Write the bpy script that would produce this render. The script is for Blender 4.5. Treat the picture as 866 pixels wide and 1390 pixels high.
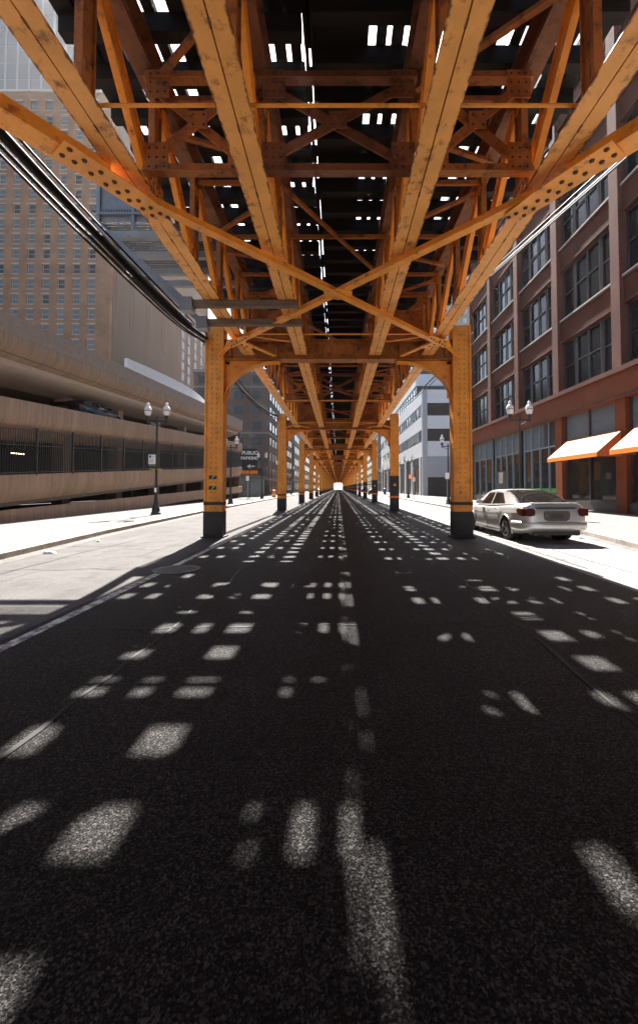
import bpy, bmesh, math, random
from math import radians as R, sin, cos, pi, atan2, sqrt
from mathutils import Vector, Matrix
random.seed(7)
for o in list(bpy.data.objects): bpy.data.objects.remove(o)
S = bpy.context.scene
COL = S.collection

# ------------------------------------------------------------------ camera, sky, sun, exposure
cd = bpy.data.cameras.new('camera'); cam = bpy.data.objects.new('camera', cd); COL.objects.link(cam)
cam.location = (0, 0, 1.5)
PITCH = 1.8
cam.rotation_euler = (R(90 + PITCH), 0, 0)
cd.sensor_fit = 'VERTICAL'; cd.sensor_height = 36; cd.sensor_width = 24
cd.lens = 560 / 1390 * 36
cd.shift_x = -26 / 1390
cd.shift_y = -(33 + 560 * math.tan(R(PITCH))) / 1390
cd.clip_start = 0.05; cd.clip_end = 6000
S.camera = cam

SUN_EL, SUN_AZ = 49.9, -4.9            # azimuth measured from +Y, negative = left of the street axis
w = bpy.data.worlds.new("World"); S.world = w; w.use_nodes = True
nt = w.node_tree; nt.nodes.clear()
sky = nt.nodes.new('ShaderNodeTexSky'); sky.sky_type = 'NISHITA'; sky.sun_disc = False
sky.sun_elevation = R(SUN_EL); sky.sun_rotation = R(SUN_AZ)
sky.air_density = 1.0; sky.dust_density = 1.2; sky.ozone_density = 1.0
bg = nt.nodes.new('ShaderNodeBackground'); bg.inputs[1].default_value = 0.05
wo = nt.nodes.new('ShaderNodeOutputWorld')
nt.links.new(sky.outputs[0], bg.inputs[0]); nt.links.new(bg.outputs[0], wo.inputs[0])
ld = bpy.data.lights.new('sun', 'SUN'); ld.energy = 5.0; ld.angle = R(0.55); ld.color = (1.0, 0.955, 0.90)
sun = bpy.data.objects.new('sun', ld); COL.objects.link(sun)
sdir = Vector((sin(R(SUN_AZ)) * cos(R(SUN_EL)), cos(R(SUN_AZ)) * cos(R(SUN_EL)), sin(R(SUN_EL))))
sun.rotation_euler = sdir.to_track_quat('Z', 'Y').to_euler(); sun.location = sdir * 60
S.view_settings.view_transform = 'Standard'; S.view_settings.look = 'None'
S.view_settings.gamma = 1; S.view_settings.use_curve_mapping = False
S.view_settings.exposure = 2.55
S.render.engine = 'CYCLES'
S.cycles.max_bounces = 8; S.cycles.diffuse_bounces = 5; S.cycles.glossy_bounces = 3

# ------------------------------------------------------------------ materials
def node(t, k, **kw):
    n = t.nodes.new(k)
    for a, v in kw.items(): setattr(n, a, v)
    return n
def mat(name, col, rough=0.6, metal=0.0, var=0.15, scale=3.0, col2=None, cut=(0.4, 0.65), bump=0.0, bscale=40.0,
        spec=0.5, stretch=(1, 1, 1), fine=None, emit=None, coat=0.0):
    """noise-varied principled material; col2 = stains with a shape of their own"""
    m = bpy.data.materials.new(name); m.use_nodes = True
    t = m.node_tree; b = t.nodes['Principled BSDF']
    b.inputs['Roughness'].default_value = rough; b.inputs['Metallic'].default_value = metal
    b.inputs['Specular IOR Level'].default_value = spec
    b.inputs['Coat Weight'].default_value = coat
    tc = node(t, 'ShaderNodeTexCoord'); mp = node(t, 'ShaderNodeMapping'); mp.inputs['Scale'].default_value = stretch
    t.links.new(tc.outputs['Object'], mp.inputs[0])
    n1 = node(t, 'ShaderNodeTexNoise'); n1.inputs['Scale'].default_value = scale; n1.inputs['Detail'].default_value = 8
    n1.inputs['Roughness'].default_value = 0.62
    t.links.new(mp.outputs[0], n1.inputs[0])
    hsv = node(t, 'ShaderNodeMix', data_type='RGBA', blend_type='MULTIPLY'); hsv.inputs[0].default_value = 1.0
    hsv.inputs[6].default_value = (*col, 1)
    mr = node(t, 'ShaderNodeMapRange'); mr.inputs[1].default_value = 0.3; mr.inputs[2].default_value = 0.7
    mr.inputs[3].default_value = 1 - var; mr.inputs[4].default_value = 1 + var
    t.links.new(n1.outputs[0], mr.inputs[0]); t.links.new(mr.outputs[0], hsv.inputs[7])
    out = hsv.outputs[2]
    if col2:
        n2 = node(t, 'ShaderNodeTexNoise'); n2.inputs['Scale'].default_value = scale * 2.3; n2.inputs['Detail'].default_value = 10
        n2.inputs['Roughness'].default_value = 0.7
        t.links.new(mp.outputs[0], n2.inputs[0])
        r2 = node(t, 'ShaderNodeMapRange'); r2.inputs[1].default_value = cut[0]; r2.inputs[2].default_value = cut[1]
        t.links.new(n2.outputs[0], r2.inputs[0])
        mx = node(t, 'ShaderNodeMix', data_type='RGBA'); t.links.new(r2.outputs[0], mx.inputs[0])
        t.links.new(out, mx.inputs[6]); mx.inputs[7].default_value = (*col2, 1); out = mx.outputs[2]
    if fine:                         # fine = (scale, low, high): aggregate grain
        v = node(t, 'ShaderNodeTexVoronoi'); v.inputs['Scale'].default_value = fine[0]
        t.links.new(tc.outputs['Object'], v.inputs[0])
        sp = node(t, 'ShaderNodeSeparateColor'); t.links.new(v.outputs['Color'], sp.inputs[0])
        r3 = node(t, 'ShaderNodeMapRange'); r3.inputs[3].default_value = fine[1]; r3.inputs[4].default_value = fine[2]
        pw = node(t, 'ShaderNodeMath', operation='POWER'); pw.inputs[1].default_value = 3.0 if fine[2] > 3 else 1.0
        t.links.new(sp.outputs[0], pw.inputs[0]); t.links.new(pw.outputs[0], r3.inputs[0])
        m3 = node(t, 'ShaderNodeMix', data_type='RGBA', blend_type='MULTIPLY'); m3.inputs[0].default_value = 1
        t.links.new(out, m3.inputs[6]); t.links.new(r3.outputs[0], m3.inputs[7]); out = m3.outputs[2]
    t.links.new(out, b.inputs['Base Color'])
    if bump:
        bn = node(t, 'ShaderNodeTexNoise'); bn.inputs['Scale'].default_value = bscale; bn.inputs['Detail'].default_value = 5
        t.links.new(tc.outputs['Object'], bn.inputs[0])
        bm_ = node(t, 'ShaderNodeBump'); bm_.inputs['Strength'].default_value = bump; bm_.inputs['Distance'].default_value = 0.02
        t.links.new(bn.outputs[0], bm_.inputs['Height']); t.links.new(bm_.outputs[0], b.inputs['Normal'])
    if emit:
        b.inputs['Emission Color'].default_value = (*emit[0], 1); b.inputs['Emission Strength'].default_value = emit[1]
    return m
def brick_mat(name, c1, c2, mortar, scale=1.0, axis='xz', bw=0.24, bh=0.075, bumps=0.3):
    m = bpy.data.materials.new(name); m.use_nodes = True
    t = m.node_tree; b = t.nodes['Principled BSDF']; b.inputs['Roughness'].default_value = 0.85; b.inputs['Specular IOR Level'].default_value = 0.12
    tc = node(t, 'ShaderNodeTexCoord'); sp = node(t, 'ShaderNodeSeparateXYZ'); cb = node(t, 'ShaderNodeCombineXYZ')
    t.links.new(tc.outputs['Object'], sp.inputs[0])
    ad = node(t, 'ShaderNodeMath', operation='ADD')
    t.links.new(sp.outputs[0], ad.inputs[0]); t.links.new(sp.outputs[1], ad.inputs[1])
    t.links.new(ad.outputs[0], cb.inputs[0]); t.links.new(sp.outputs[2], cb.inputs[1])
    br = node(t, 'ShaderNodeTexBrick'); br.inputs['Scale'].default_value = scale
    br.inputs['Color1'].default_value = (*c1, 1); br.inputs['Color2'].default_value = (*c2, 1); br.inputs['Mortar'].default_value = (*mortar, 1)
    br.inputs['Brick Width'].default_value = bw; br.inputs['Row Height'].default_value = bh; br.inputs['Mortar Size'].default_value = 0.008
    t.links.new(cb.outputs[0], br.inputs[0])
    n1 = node(t, 'ShaderNodeTexNoise'); n1.inputs['Scale'].default_value = 0.35; n1.inputs['Detail'].default_value = 9
    t.links.new(tc.outputs['Object'], n1.inputs[0])
    mr = node(t, 'ShaderNodeMapRange'); mr.inputs[1].default_value = .3; mr.inputs[2].default_value = .7
    mr.inputs[3].default_value = 0.75; mr.inputs[4].default_value = 1.2
    t.links.new(n1.outputs[0], mr.inputs[0])
    mx = node(t, 'ShaderNodeMix', data_type='RGBA', blend_type='MULTIPLY'); mx.inputs[0].default_value = 1
    t.links.new(br.outputs[0], mx.inputs[6]); t.links.new(mr.outputs[0], mx.inputs[7])
    t.links.new(mx.outputs[2], b.inputs['Base Color'])
    bp = node(t, 'ShaderNodeBump'); bp.inputs['Strength'].default_value = bumps; bp.inputs['Distance'].default_value = .01
    t.links.new(br.outputs['Fac'], bp.inputs['Height']); bp.invert = True
    t.links.new(bp.outputs[0], b.inputs['Normal'])
    return m
def board_concrete(name, col, pitch=0.6, dark=0.72):
    """cast concrete with shutter joints every pitch metres along Y and water streaks running down"""
    m = mat(name, col, 0.85, var=0.14, scale=0.8, col2=tuple(c * 0.55 for c in col), cut=(0.56, 0.75), bump=0.25, bscale=25, stretch=(1, 2.2, 0.6))
    t = m.node_tree; b = t.nodes['Principled BSDF']; src = b.inputs['Base Color'].links[0].from_socket
    tc = [n for n in t.nodes if n.type == 'TEX_COORD'][0]
    sp = node(t, 'ShaderNodeSeparateXYZ'); t.links.new(tc.outputs['Object'], sp.inputs[0])
    pp = node(t, 'ShaderNodeMath', operation='PINGPONG'); pp.inputs[1].default_value = pitch / 2
    t.links.new(sp.outputs[1], pp.inputs[0])
    mr = node(t, 'ShaderNodeMapRange'); mr.inputs[1].default_value = 0.0; mr.inputs[2].default_value = 0.03
    mr.inputs[3].default_value = dark; mr.inputs[4].default_value = 1
    t.links.new(pp.outputs[0], mr.inputs[0])
    mp2 = node(t, 'ShaderNodeMapping'); mp2.inputs['Scale'].default_value = (0.5, 5, 0.25); t.links.new(tc.outputs['Object'], mp2.inputs[0])
    ns = node(t, 'ShaderNodeTexNoise'); ns.inputs['Scale'].default_value = 1.2; ns.inputs['Detail'].default_value = 6; t.links.new(mp2.outputs[0], ns.inputs[0])
    ms = node(t, 'ShaderNodeMapRange'); ms.inputs[1].default_value = .38; ms.inputs[2].default_value = .62; ms.inputs[3].default_value = .84; ms.inputs[4].default_value = 1.08
    t.links.new(ns.outputs[0], ms.inputs[0])
    mu = node(t, 'ShaderNodeMath', operation='MULTIPLY'); t.links.new(mr.outputs[0], mu.inputs[0]); t.links.new(ms.outputs[0], mu.inputs[1])
    mx = node(t, 'ShaderNodeMix', data_type='RGBA', blend_type='MULTIPLY'); mx.inputs[0].default_value = 1
    t.links.new(src, mx.inputs[6]); t.links.new(mu.outputs[0], mx.inputs[7]); t.links.new(mx.outputs[2], b.inputs['Base Color'])
    return m

M = {}
M['paint'] = mat('orange_paint', (0.84, 0.32, 0.036), 0.5, var=0.22, scale=2.2, col2=(0.20, 0.062, 0.018), cut=(0.57, 0.70), bump=0.25, bscale=22)
M['paint_shaded'] = mat('weathered_shaded_paint', (0.40, 0.145, 0.030), 0.65, var=0.25, scale=2.6, col2=(0.10, 0.038, 0.016), cut=(0.52, 0.66), bump=0.35, bscale=18)  # orange darkened with painted-in shade under the deck; the blotches are wear
M['paint_deep_shade'] = mat('deep_shade_brown_paint', (0.20, 0.075, 0.028), 0.7, var=0.25, scale=2.6, col2=(0.07, 0.03, 0.016), cut=(0.50, 0.66), bump=0.35, bscale=18)  # dark brown is the deep shade below the deck, put into the colour
M['paint_pale'] = mat('faded_orange_paint', (0.86, 0.385, 0.095), 0.55, var=0.16, scale=1.8, col2=(0.17, 0.05, 0.018), cut=(0.555, 0.70), bump=0.25, bscale=24)
M['rivet'] = mat('rusty_rivet', (0.09, 0.035, 0.018), 0.7, var=0.3, scale=12)
M['rust_edge'] = mat('rusty_edge', (0.13, 0.05, 0.02), 0.8, var=0.4, scale=8)
M['black_paint'] = mat('black_paint', (0.022, 0.02, 0.019), 0.55, var=0.4, scale=5, col2=(0.09, 0.06, 0.045), cut=(0.6, 0.75), bump=0.2)
M['timber'] = mat('creosoted_timber', (0.018, 0.016, 0.015), 0.85, var=0.4, scale=3, stretch=(0.4, 3, 3), bump=0.4)
M['grey_timber'] = mat('weathered_timber', (0.17, 0.12, 0.085), 0.85, var=0.35, scale=4, stretch=(0.4, 5, 5), bump=0.4)
M['rail'] = mat('rail_steel', (0.12, 0.08, 0.06), 0.5, metal=0.6)
M['grey_steel'] = mat('grey_steel', (0.22, 0.235, 0.25), 0.5, var=0.15, col2=(0.09, 0.085, 0.08), cut=(0.58, 0.72))
M['dark_steel'] = mat('dark_steel', (0.035, 0.036, 0.038), 0.5, var=0.2)
M['asphalt'] = mat('asphalt', (0.025, 0.0232, 0.0222), 0.58, var=0.30, scale=0.9, fine=(120, 0.15, 3.6), bump=1.0, bscale=110, spec=0.14)
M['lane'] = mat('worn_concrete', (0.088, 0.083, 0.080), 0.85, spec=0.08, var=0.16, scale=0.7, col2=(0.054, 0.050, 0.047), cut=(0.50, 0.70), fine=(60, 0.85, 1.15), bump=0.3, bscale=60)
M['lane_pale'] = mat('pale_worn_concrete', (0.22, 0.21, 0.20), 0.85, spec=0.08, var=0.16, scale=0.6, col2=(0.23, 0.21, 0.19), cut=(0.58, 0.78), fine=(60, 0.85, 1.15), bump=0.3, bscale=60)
M['walk'] = mat('sidewalk_concrete', (0.150, 0.139, 0.128), 0.85, spec=0.08, var=0.12, scale=0.8, col2=(0.11, 0.10, 0.09), cut=(0.6, 0.8), bump=0.2)
M['kerb'] = mat('kerb_stone', (0.30, 0.26, 0.22), 0.85, var=0.2, scale=2, col2=(0.15, 0.12, 0.10), cut=(0.5, 0.7), bump=0.3)
M['line'] = mat('worn_line_paint', (0.55, 0.53, 0.50), 0.7, var=0.15, scale=3, col2=(0.10, 0.095, 0.09), cut=(0.44, 0.56))
M['iron'] = mat('cast_iron', (0.045, 0.042, 0.04), 0.55, var=0.3, scale=10, bump=0.3)
M['tar'] = mat('tar_seal', (0.022, 0.021, 0.02), 0.6, spec=0.2)
M['iron_dirt'] = mat('gutter_dirt', (0.085, 0.078, 0.07), 0.9, var=0.3, scale=2, col2=(0.04, 0.034, 0.03), cut=(0.45, 0.65))
M['ground'] = mat('ground', (0.10, 0.095, 0.09), 0.9)
M['garage'] = board_concrete('garage_concrete', (0.28, 0.19, 0.128), 2.4, 0.8)
M['garage_top'] = mat('weathered_parapet_concrete', (0.27, 0.22, 0.18), 0.9, spec=0.1, var=0.12, scale=3, col2=(0.15, 0.115, 0.09), cut=(0.54, 0.76), bump=0.3, bscale=14)
M['soffit'] = mat('soffit_concrete', (0.52, 0.43, 0.36), 0.85, var=0.08)
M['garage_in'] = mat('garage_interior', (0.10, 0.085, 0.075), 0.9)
M['lampglow'] = mat('fluorescent_tube', (1, .8, .5), 0.5, emit=((1.0, .78, .45), 1.2))
M['fence'] = mat('dark_fence', (0.03, 0.03, 0.03), 0.5)
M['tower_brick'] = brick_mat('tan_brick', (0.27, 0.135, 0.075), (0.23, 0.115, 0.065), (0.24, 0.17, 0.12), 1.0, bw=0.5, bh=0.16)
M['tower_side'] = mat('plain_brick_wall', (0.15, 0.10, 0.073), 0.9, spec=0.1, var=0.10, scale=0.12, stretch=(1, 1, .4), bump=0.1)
M['stone'] = mat('pale_stone', (0.42, 0.37, 0.32), 0.8)
M['pane'] = mat('window_glass', (0.018, 0.019, 0.019), 0.15, var=0.6, scale=0.5, spec=0.35)
M['pane_light'] = mat('window_glass_with_blind', (0.11, 0.125, 0.13), 0.2, var=0.5, scale=0.25, spec=0.3)
M['pale_tower'] = mat('pale_cladding', (0.17, 0.18, 0.19), 0.6, spec=0.15)
M['red_brick'] = brick_mat('red_brick', (0.12, 0.045, 0.030), (0.095, 0.036, 0.024), (0.09, 0.06, 0.045), 1.0)
M['red_spandrel'] = mat('red_spandrel', (0.085, 0.030, 0.019), 0.85, spec=0.1, var=0.15, scale=1.5, bump=0.15)
M['cornice'] = mat('rust_red_cladding', (0.155, 0.045, 0.018), 0.75, spec=0.15, var=0.15, scale=1.2)
M['pillar_brick'] = brick_mat('pillar_brick', (0.15, 0.058, 0.040), (0.115, 0.044, 0.031), (0.11, 0.075, 0.06), 1.0)
M['frame_dark'] = mat('dark_window_frame', (0.045, 0.03, 0.028), 0.6)
M['frame_light'] = mat('worn_window_frame', (0.09, 0.085, 0.082), 0.6)
M['teal'] = mat('grey_blue_shopfront_frame', (0.16, 0.22, 0.245), 0.5)
M['shop_glass'] = mat('shopfront_glass', (0.025, 0.024, 0.024), 0.06, var=0.5, scale=0.6, spec=0.7)
M['shop_transom'] = mat('frosted_transom', (0.12, 0.14, 0.15), 0.3, var=0.15)
M['green'] = mat('green_decal', (0.05, 0.28, 0.06), 0.6)
M['plinth'] = mat('dark_granite', (0.055, 0.045, 0.042), 0.6)
M['awning'] = mat('yellow_awning_canvas', (0.44, 0.19, 0.075), 0.8, var=0.04)
M['valance'] = mat('orange_awning_edge', (0.85, 0.24, 0.015), 0.8, var=0.04)
M['awn_side'] = mat('rust_awning_side', (0.35, 0.10, 0.03), 0.8, var=0.04)
M['white_clad'] = mat('white_panel', (0.55, 0.56, 0.57), 0.6, var=0.05)
M['grey_clad'] = mat('grey_panel', (0.30, 0.31, 0.32), 0.6, var=0.06)
M['dark_glass'] = mat('dark_ribbon_glass', (0.02, 0.022, 0.025), 0.1)
M['far_brown'] = mat('far_brown_brick', (0.12, 0.085, 0.068), 0.9, spec=0.1, var=0.3, scale=0.2, col2=(0.20, 0.17, 0.16), cut=(.55, .7))
M['far_grey'] = mat('far_grey_wall', (0.20, 0.18, 0.17), 0.9, var=0.2, scale=0.2)
M['sign_black'] = mat('black_sign', (0.012, 0.014, 0.016), 0.5)
M['white'] = mat('white_lettering', (0.8, 0.8, 0.78), 0.6, var=0.03)
M['globe'] = mat('milk_glass_globe', (0.78, 0.75, 0.70), 0.25, var=0.04)
M['lamp_green'] = mat('dark_green_cast_iron', (0.018, 0.026, 0.025), 0.45, var=0.2, scale=6)
M['blue'] = mat('blue_marking', (0.05, 0.13, 0.32), 0.5)
M['yellow'] = mat('yellow_marking', (0.75, 0.45, 0.05), 0.6)
M['cable'] = mat('cable_rubber', (0.018, 0.018, 0.019), 0.7, spec=0.15)
M['cable_light'] = mat('cable_metal', (0.13, 0.13, 0.13), 0.65, spec=0.25)
M['silver'] = mat('silver_car_paint', (0.52, 0.51, 0.49), 0.28, metal=0.55, var=0.03, coat=0.6)
M['black_car'] = mat('black_car_paint', (0.010, 0.011, 0.012), 0.45, var=0.03, spec=0.25)
M['red_car'] = mat('dark_red_car_paint', (0.10, 0.02, 0.015), 0.3, var=0.03, coat=0.6)
M['car_glass'] = mat('tinted_car_glass', (0.012, 0.010, 0.009), 0.05, spec=0.4)
M['tyre'] = mat('tyre_rubber', (0.018, 0.018, 0.018), 0.8)
M['alloy'] = mat('alloy_rim', (0.5, 0.5, 0.5), 0.3, metal=0.8, var=.03)
M['tail'] = mat('tail_light_red', (0.05, 0.004, 0.003), 0.3, spec=0.2, var=0.2, scale=20)
M['trim'] = mat('dark_trim', (0.03, 0.025, 0.022), 0.5)
M['plate'] = mat('plate_panel', (0.07, 0.055, 0.045), 0.5, var=0.3, scale=14)
M['headlight'] = mat('headlight_lens', (0.6, 0.6, 0.6), 0.1)
M['paper'] = mat('paper_litter', (0.8, 0.79, 0.76), 0.8)
M['teal_shop'] = mat('teal_shopfront', (0.07, 0.11, 0.12), 0.6, var=.3, scale=.8)
M['orange_cone'] = mat('traffic_orange', (0.8, 0.2, 0.03), 0.6)

# ragged rust along both edges of the bottom chords (across the plate, so it belongs to the steel)
t = M['paint_pale'].node_tree; b = t.nodes['Principled BSDF']; src = b.inputs['Base Color'].links[0].from_socket
tc = [n for n in t.nodes if n.type == 'TEX_COORD'][0]; sp = node(t, 'ShaderNodeSeparateXYZ'); t.links.new(tc.outputs['Generated'], sp.inputs[0])
m1 = node(t, 'ShaderNodeMath', operation='SUBTRACT'); m1.inputs[1].default_value = .5; t.links.new(sp.outputs[0], m1.inputs[0])
m2 = node(t, 'ShaderNodeMath', operation='ABSOLUTE'); t.links.new(m1.outputs[0], m2.inputs[0])
nz = node(t, 'ShaderNodeTexNoise'); nz.inputs['Scale'].default_value = 9; nz.inputs['Detail'].default_value = 8; t.links.new(tc.outputs['Object'], nz.inputs[0])
m3 = node(t, 'ShaderNodeMath', operation='MULTIPLY_ADD'); m3.inputs[1].default_value = .30; t.links.new(nz.outputs[0], m3.inputs[0]); t.links.new(m2.outputs[0], m3.inputs[2])
mr = node(t, 'ShaderNodeMapRange'); mr.inputs[1].default_value = .60; mr.inputs[2].default_value = .66; t.links.new(m3.outputs[0], mr.inputs[0])
mx = node(t, 'ShaderNodeMix', data_type='RGBA'); t.links.new(mr.outputs[0], mx.inputs[0]); t.links.new(src, mx.inputs[6]); mx.inputs[7].default_value = (0.15, 0.045, 0.016, 1)
t.links.new(mx.outputs[2], b.inputs['Base Color'])

# ------------------------------------------------------------------ mesh helpers
class MB:
    def __init__(s): s.v = []; s.f = []; s.m = []; s.mi = 0
    def add(s, vs, fs):
        n = len(s.v); s.v += [tuple(v) for v in vs]
        for f in fs: s.f.append([n + i for i in f]); s.m.append(s.mi)
        return s
    def box(s, x0, x1, y0, y1, z0, z1):
        vs = [(x, y, z) for z in (z0, z1) for y in (y0, y1) for x in (x0, x1)]
        return s.add(vs, [(0, 2, 3, 1), (4, 5, 7, 6), (0, 1, 5, 4), (2, 6, 7, 3), (0, 4, 6, 2), (1, 3, 7, 5)])
    def beam(s, p, q, wd, ht, up=(0, 0, 1), ou=0.0, ov=0.0):
        """bar from p to q, wd across, ht along up; ou / ov offset it across / along up"""
        p = Vector(p); q = Vector(q); d = (q - p).normalized(); u = Vector(up)
        sd = d.cross(u)
        if sd.length < 1e-4: sd = d.cross(Vector((1, 0, 0)))
        sd.normalize(); u = sd.cross(d).normalized()
        vs = []
        for c in (p, q):
            for a, b in ((-1, -1), (1, -1), (1, 1), (-1, 1)):
                vs.append(c + sd * (a * wd / 2 + ou) + u * (b * ht / 2 + ov))
        return s.add(vs, [(3, 2, 1, 0), (4, 5, 6, 7), (0, 1, 5, 4), (1, 2, 6, 5), (2, 3, 7, 6), (3, 0, 4, 7)])
    def tube(s, pts, r, n=8, caps=True):
        pts = [Vector(p) for p in pts]; rr = r if isinstance(r, (list, tuple)) else [r] * len(pts)
        vs = []; fs = []
        for i, p in enumerate(pts):
            d = (pts[min(i + 1, len(pts) - 1)] - pts[max(i - 1, 0)]).normalized()
            a = d.cross(Vector((0, 0, 1)))
            if a.length < 1e-3: a = Vector((1, 0, 0))
            a.normalize(); b = d.cross(a).normalized()
            for k in range(n):
                t = 2 * pi * k / n; vs.append(p + a * (cos(t) * rr[i]) + b * (sin(t) * rr[i]))
        for i in range(len(pts) - 1):
            for k in range(n):
                k2 = (k + 1) % n; fs.append((i * n + k, i * n + k2, (i + 1) * n + k2, (i + 1) * n + k))
        if caps: fs += [tuple(range(n))[::-1], tuple((len(pts) - 1) * n + k for k in range(n))]
        return s.add(vs, fs)
    def lathe(s, prof, c=(0, 0, 0), n=16):
        """prof = [(r, z)...] around z at c"""
        vs = []; fs = []
        for r, z in prof:
            for k in range(n):
                t = 2 * pi * k / n; vs.append((c[0] + r * cos(t), c[1] + r * sin(t), c[2] + z))
        for i in range(len(prof) - 1):
            for k in range(n):
                k2 = (k + 1) % n; fs.append((i * n + k, i * n + k2, (i + 1) * n + k2, (i + 1) * n + k))
        fs += [tuple(range(n))[::-1], tuple((len(prof) - 1) * n + k for k in range(n))]
        return s.add(vs, fs)
    def prism(s, poly, axis, a, b):
        """extrude polygon [(u, v)] along axis 0/1/2 between a and b"""
        def P(u, v, t): return {0: (t, u, v), 1: (u, t, v), 2: (u, v, t)}[axis]
        n = len(poly); vs = [P(u, v, a) for u, v in poly] + [P(u, v, b) for u, v in poly]
        fs = [tuple(range(n))[::-1], tuple(range(n, 2 * n))] + [(i, (i + 1) % n, n + (i + 1) % n, n + i) for i in range(n)]
        return s.add(vs, fs)
    def dome(s, c, nrm, r=0.022, n=6):
        nrm = Vector(nrm).normalized(); c = Vector(c)
        a = nrm.orthogonal().normalized(); b = nrm.cross(a)
        vs = []
        for rr, h in ((1, 0), (0.75, 0.55), ):
            for k in range(n):
                t = 2 * pi * k / n; vs.append(c + (a * cos(t) + b * sin(t)) * r * rr + nrm * r * h)
        vs.append(c + nrm * r * 0.8)
        fs = [(k, (k + 1) % n, n + (k + 1) % n, n + k) for k in range(n)] + [(n + k, n + (k + 1) % n, 2 * n) for k in range(n)]
        return s.add(vs, fs)
    def build(s, name, mats, parent=None, smooth=False, bevel=0):
        me = bpy.data.meshes.new(name); me.from_pydata(s.v, [], s.f); me.validate()
        if not isinstance(mats, (list, tuple)): mats = [mats]
        for m in mats: me.materials.append(m)
        for p, i in zip(me.polygons, s.m): p.material_index = i
        bm = bmesh.new(); bm.from_mesh(me); bmesh.ops.recalc_face_normals(bm, faces=bm.faces); bm.to_mesh(me); bm.free()
        if smooth:
            for p in me.polygons: p.use_smooth = True
            me.set_sharp_from_angle(angle=R(38))
        o = bpy.data.objects.new(name, me); COL.objects.link(o)
        if parent: o.parent = parent
        if bevel:
            b = o.modifiers.new('bevel', 'BEVEL'); b.width = bevel; b.segments = 2; b.limit_method = 'ANGLE'; b.angle_limit = R(40)
        return o
def tag(o, label=None, cat=None, group=None, kind=None):
    for k, v in (('label', label), ('category', cat), ('group', group), ('kind', kind)):
        if v: o[k] = v
    return o
def empty(name, loc=(0, 0, 0), rz=0, **kw):
    o = bpy.data.objects.new(name, None); COL.objects.link(o); o.location = loc; o.rotation_euler = (0, 0, rz)
    o.empty_display_size = 0.3
    return tag(o, **kw)
def copy_tree(o, parent=None):
    c = o.copy(); COL.objects.link(c)
    if parent: c.parent = parent
    for ch in list(o.children): copy_tree(ch, c)
    return c

# ================================================================== GROUND
g = MB(); g.add([(-3000, -600, -0.03), (3000, -600, -0.03), (3000, 5000, -0.03), (-3000, 5000, -0.03)], [(0, 1, 2, 3)])
tag(g.build('ground', M['ground']), kind='structure')
LK = [(-40, -6.6), (0, -6.7), (8.6, -7.0), (13.5, -7.5), (26, -8.05), (60, -8.4), (420, -8.4)]      # left kerb line (Y, X)
RK = [(-40, 7.0), (0, 7.1), (10, 7.3), (13.2, 7.8), (26, 8.1), (60, 8.3), (420, 8.3)]
def strip(name, edge_a, edge_b, z, m):
    g = MB()
    vs = [(x, y, z) for y, x in edge_a] + [(x, y, z) for y, x in edge_b]; n = len(edge_a)
    g.add(vs, [(i, n + i, n + i + 1, i + 1) for i in range(n - 1)])
    return tag(g.build(name, m), kind='structure')
YS = [p[0] for p in LK]
strip('road', [(y, -3.3) for y in YS], [(y, 4.3) for y in YS], 0.0, M['asphalt'])
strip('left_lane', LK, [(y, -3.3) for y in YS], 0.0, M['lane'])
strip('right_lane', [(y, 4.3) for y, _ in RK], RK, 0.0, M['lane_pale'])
def kerb(name, L, sgn):
    g = MB(); prof = [(0, -0.02), (0.0, 0.125), (0.02, 0.15), (0.19, 0.152), (0.19, -0.02)]
    n = len(prof)
    vs = [(x + sgn * u, y, z) for y, x in L for u, z in prof]; fs = []
    for i in range(len(L) - 1):
        for k in range(n - 1): fs.append((i * n + k, i * n + k + 1, (i + 1) * n + k + 1, (i + 1) * n + k))
    g.add(vs, fs); tag(g.build(name, M['kerb']), kind='structure')
kerb('left_kerb', LK, -1); kerb('right_kerb', RK, 1)
strip('left_sidewalk', [(y, -13.4) for y in YS], [(y, x - 0.19) for y, x in LK], 0.148, M['walk'])
strip('right_sidewalk', [(y, x + 0.19) for y, x in RK], [(y, 15.6) for y, x in RK], 0.148, M['walk'])
g = MB()
for y in [i * 1.6 for i in range(-3, 60)]:
    g.box(-13.0, -7.3 if y < 13 else -8.3, y, y + 0.012, 0.149, 0.1515)
    g.box(8.0 if y < 13 else 8.35, 14.6, y, y + 0.012, 0.149, 0.1515)
g.box(-10.4, -10.388, -4, 90, .149, .152); g.box(11.4, 11.412, -4, 90, .149, .152)
tag(g.build('sidewalk_joint_lines', M['kerb']), kind='structure')
g = MB(); g.add([(-3.2, -20, .004), (-3.07, -20, .004), (-3.07, 400, .004), (-3.2, 400, .004)], [(0, 1, 2, 3)])
tag(g.build('left_painted_line', M['line']), kind='structure')
g = MB()
g.add([(4.36, -20, .004), (4.40, -20, .004), (4.40, 400, .004), (4.36, 400, .004)], [(0, 1, 2, 3)])
g.add([(6.0, -20, .004), (6.02, -20, .004), (6.02, 400, .004), (6.0, 400, .004)], [(0, 1, 2, 3)])
g.add([(-5.4, -20, .004), (-5.38, -20, .004), (-5.38, 400, .004), (-5.4, 400, .004)], [(0, 1, 2, 3)])
tag(g.build('road_seams', M['iron']), kind='structure')
strip('gutter', [(y, x + .0) for y, x in LK], [(y, x + .38) for y, x in LK], .004, M['iron_dirt'])
strip('gutter', [(y, x - .30) for y, x in RK], [(y, x) for y, x in RK], .004, M['iron_dirt'])
rs = random.Random(11)
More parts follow.
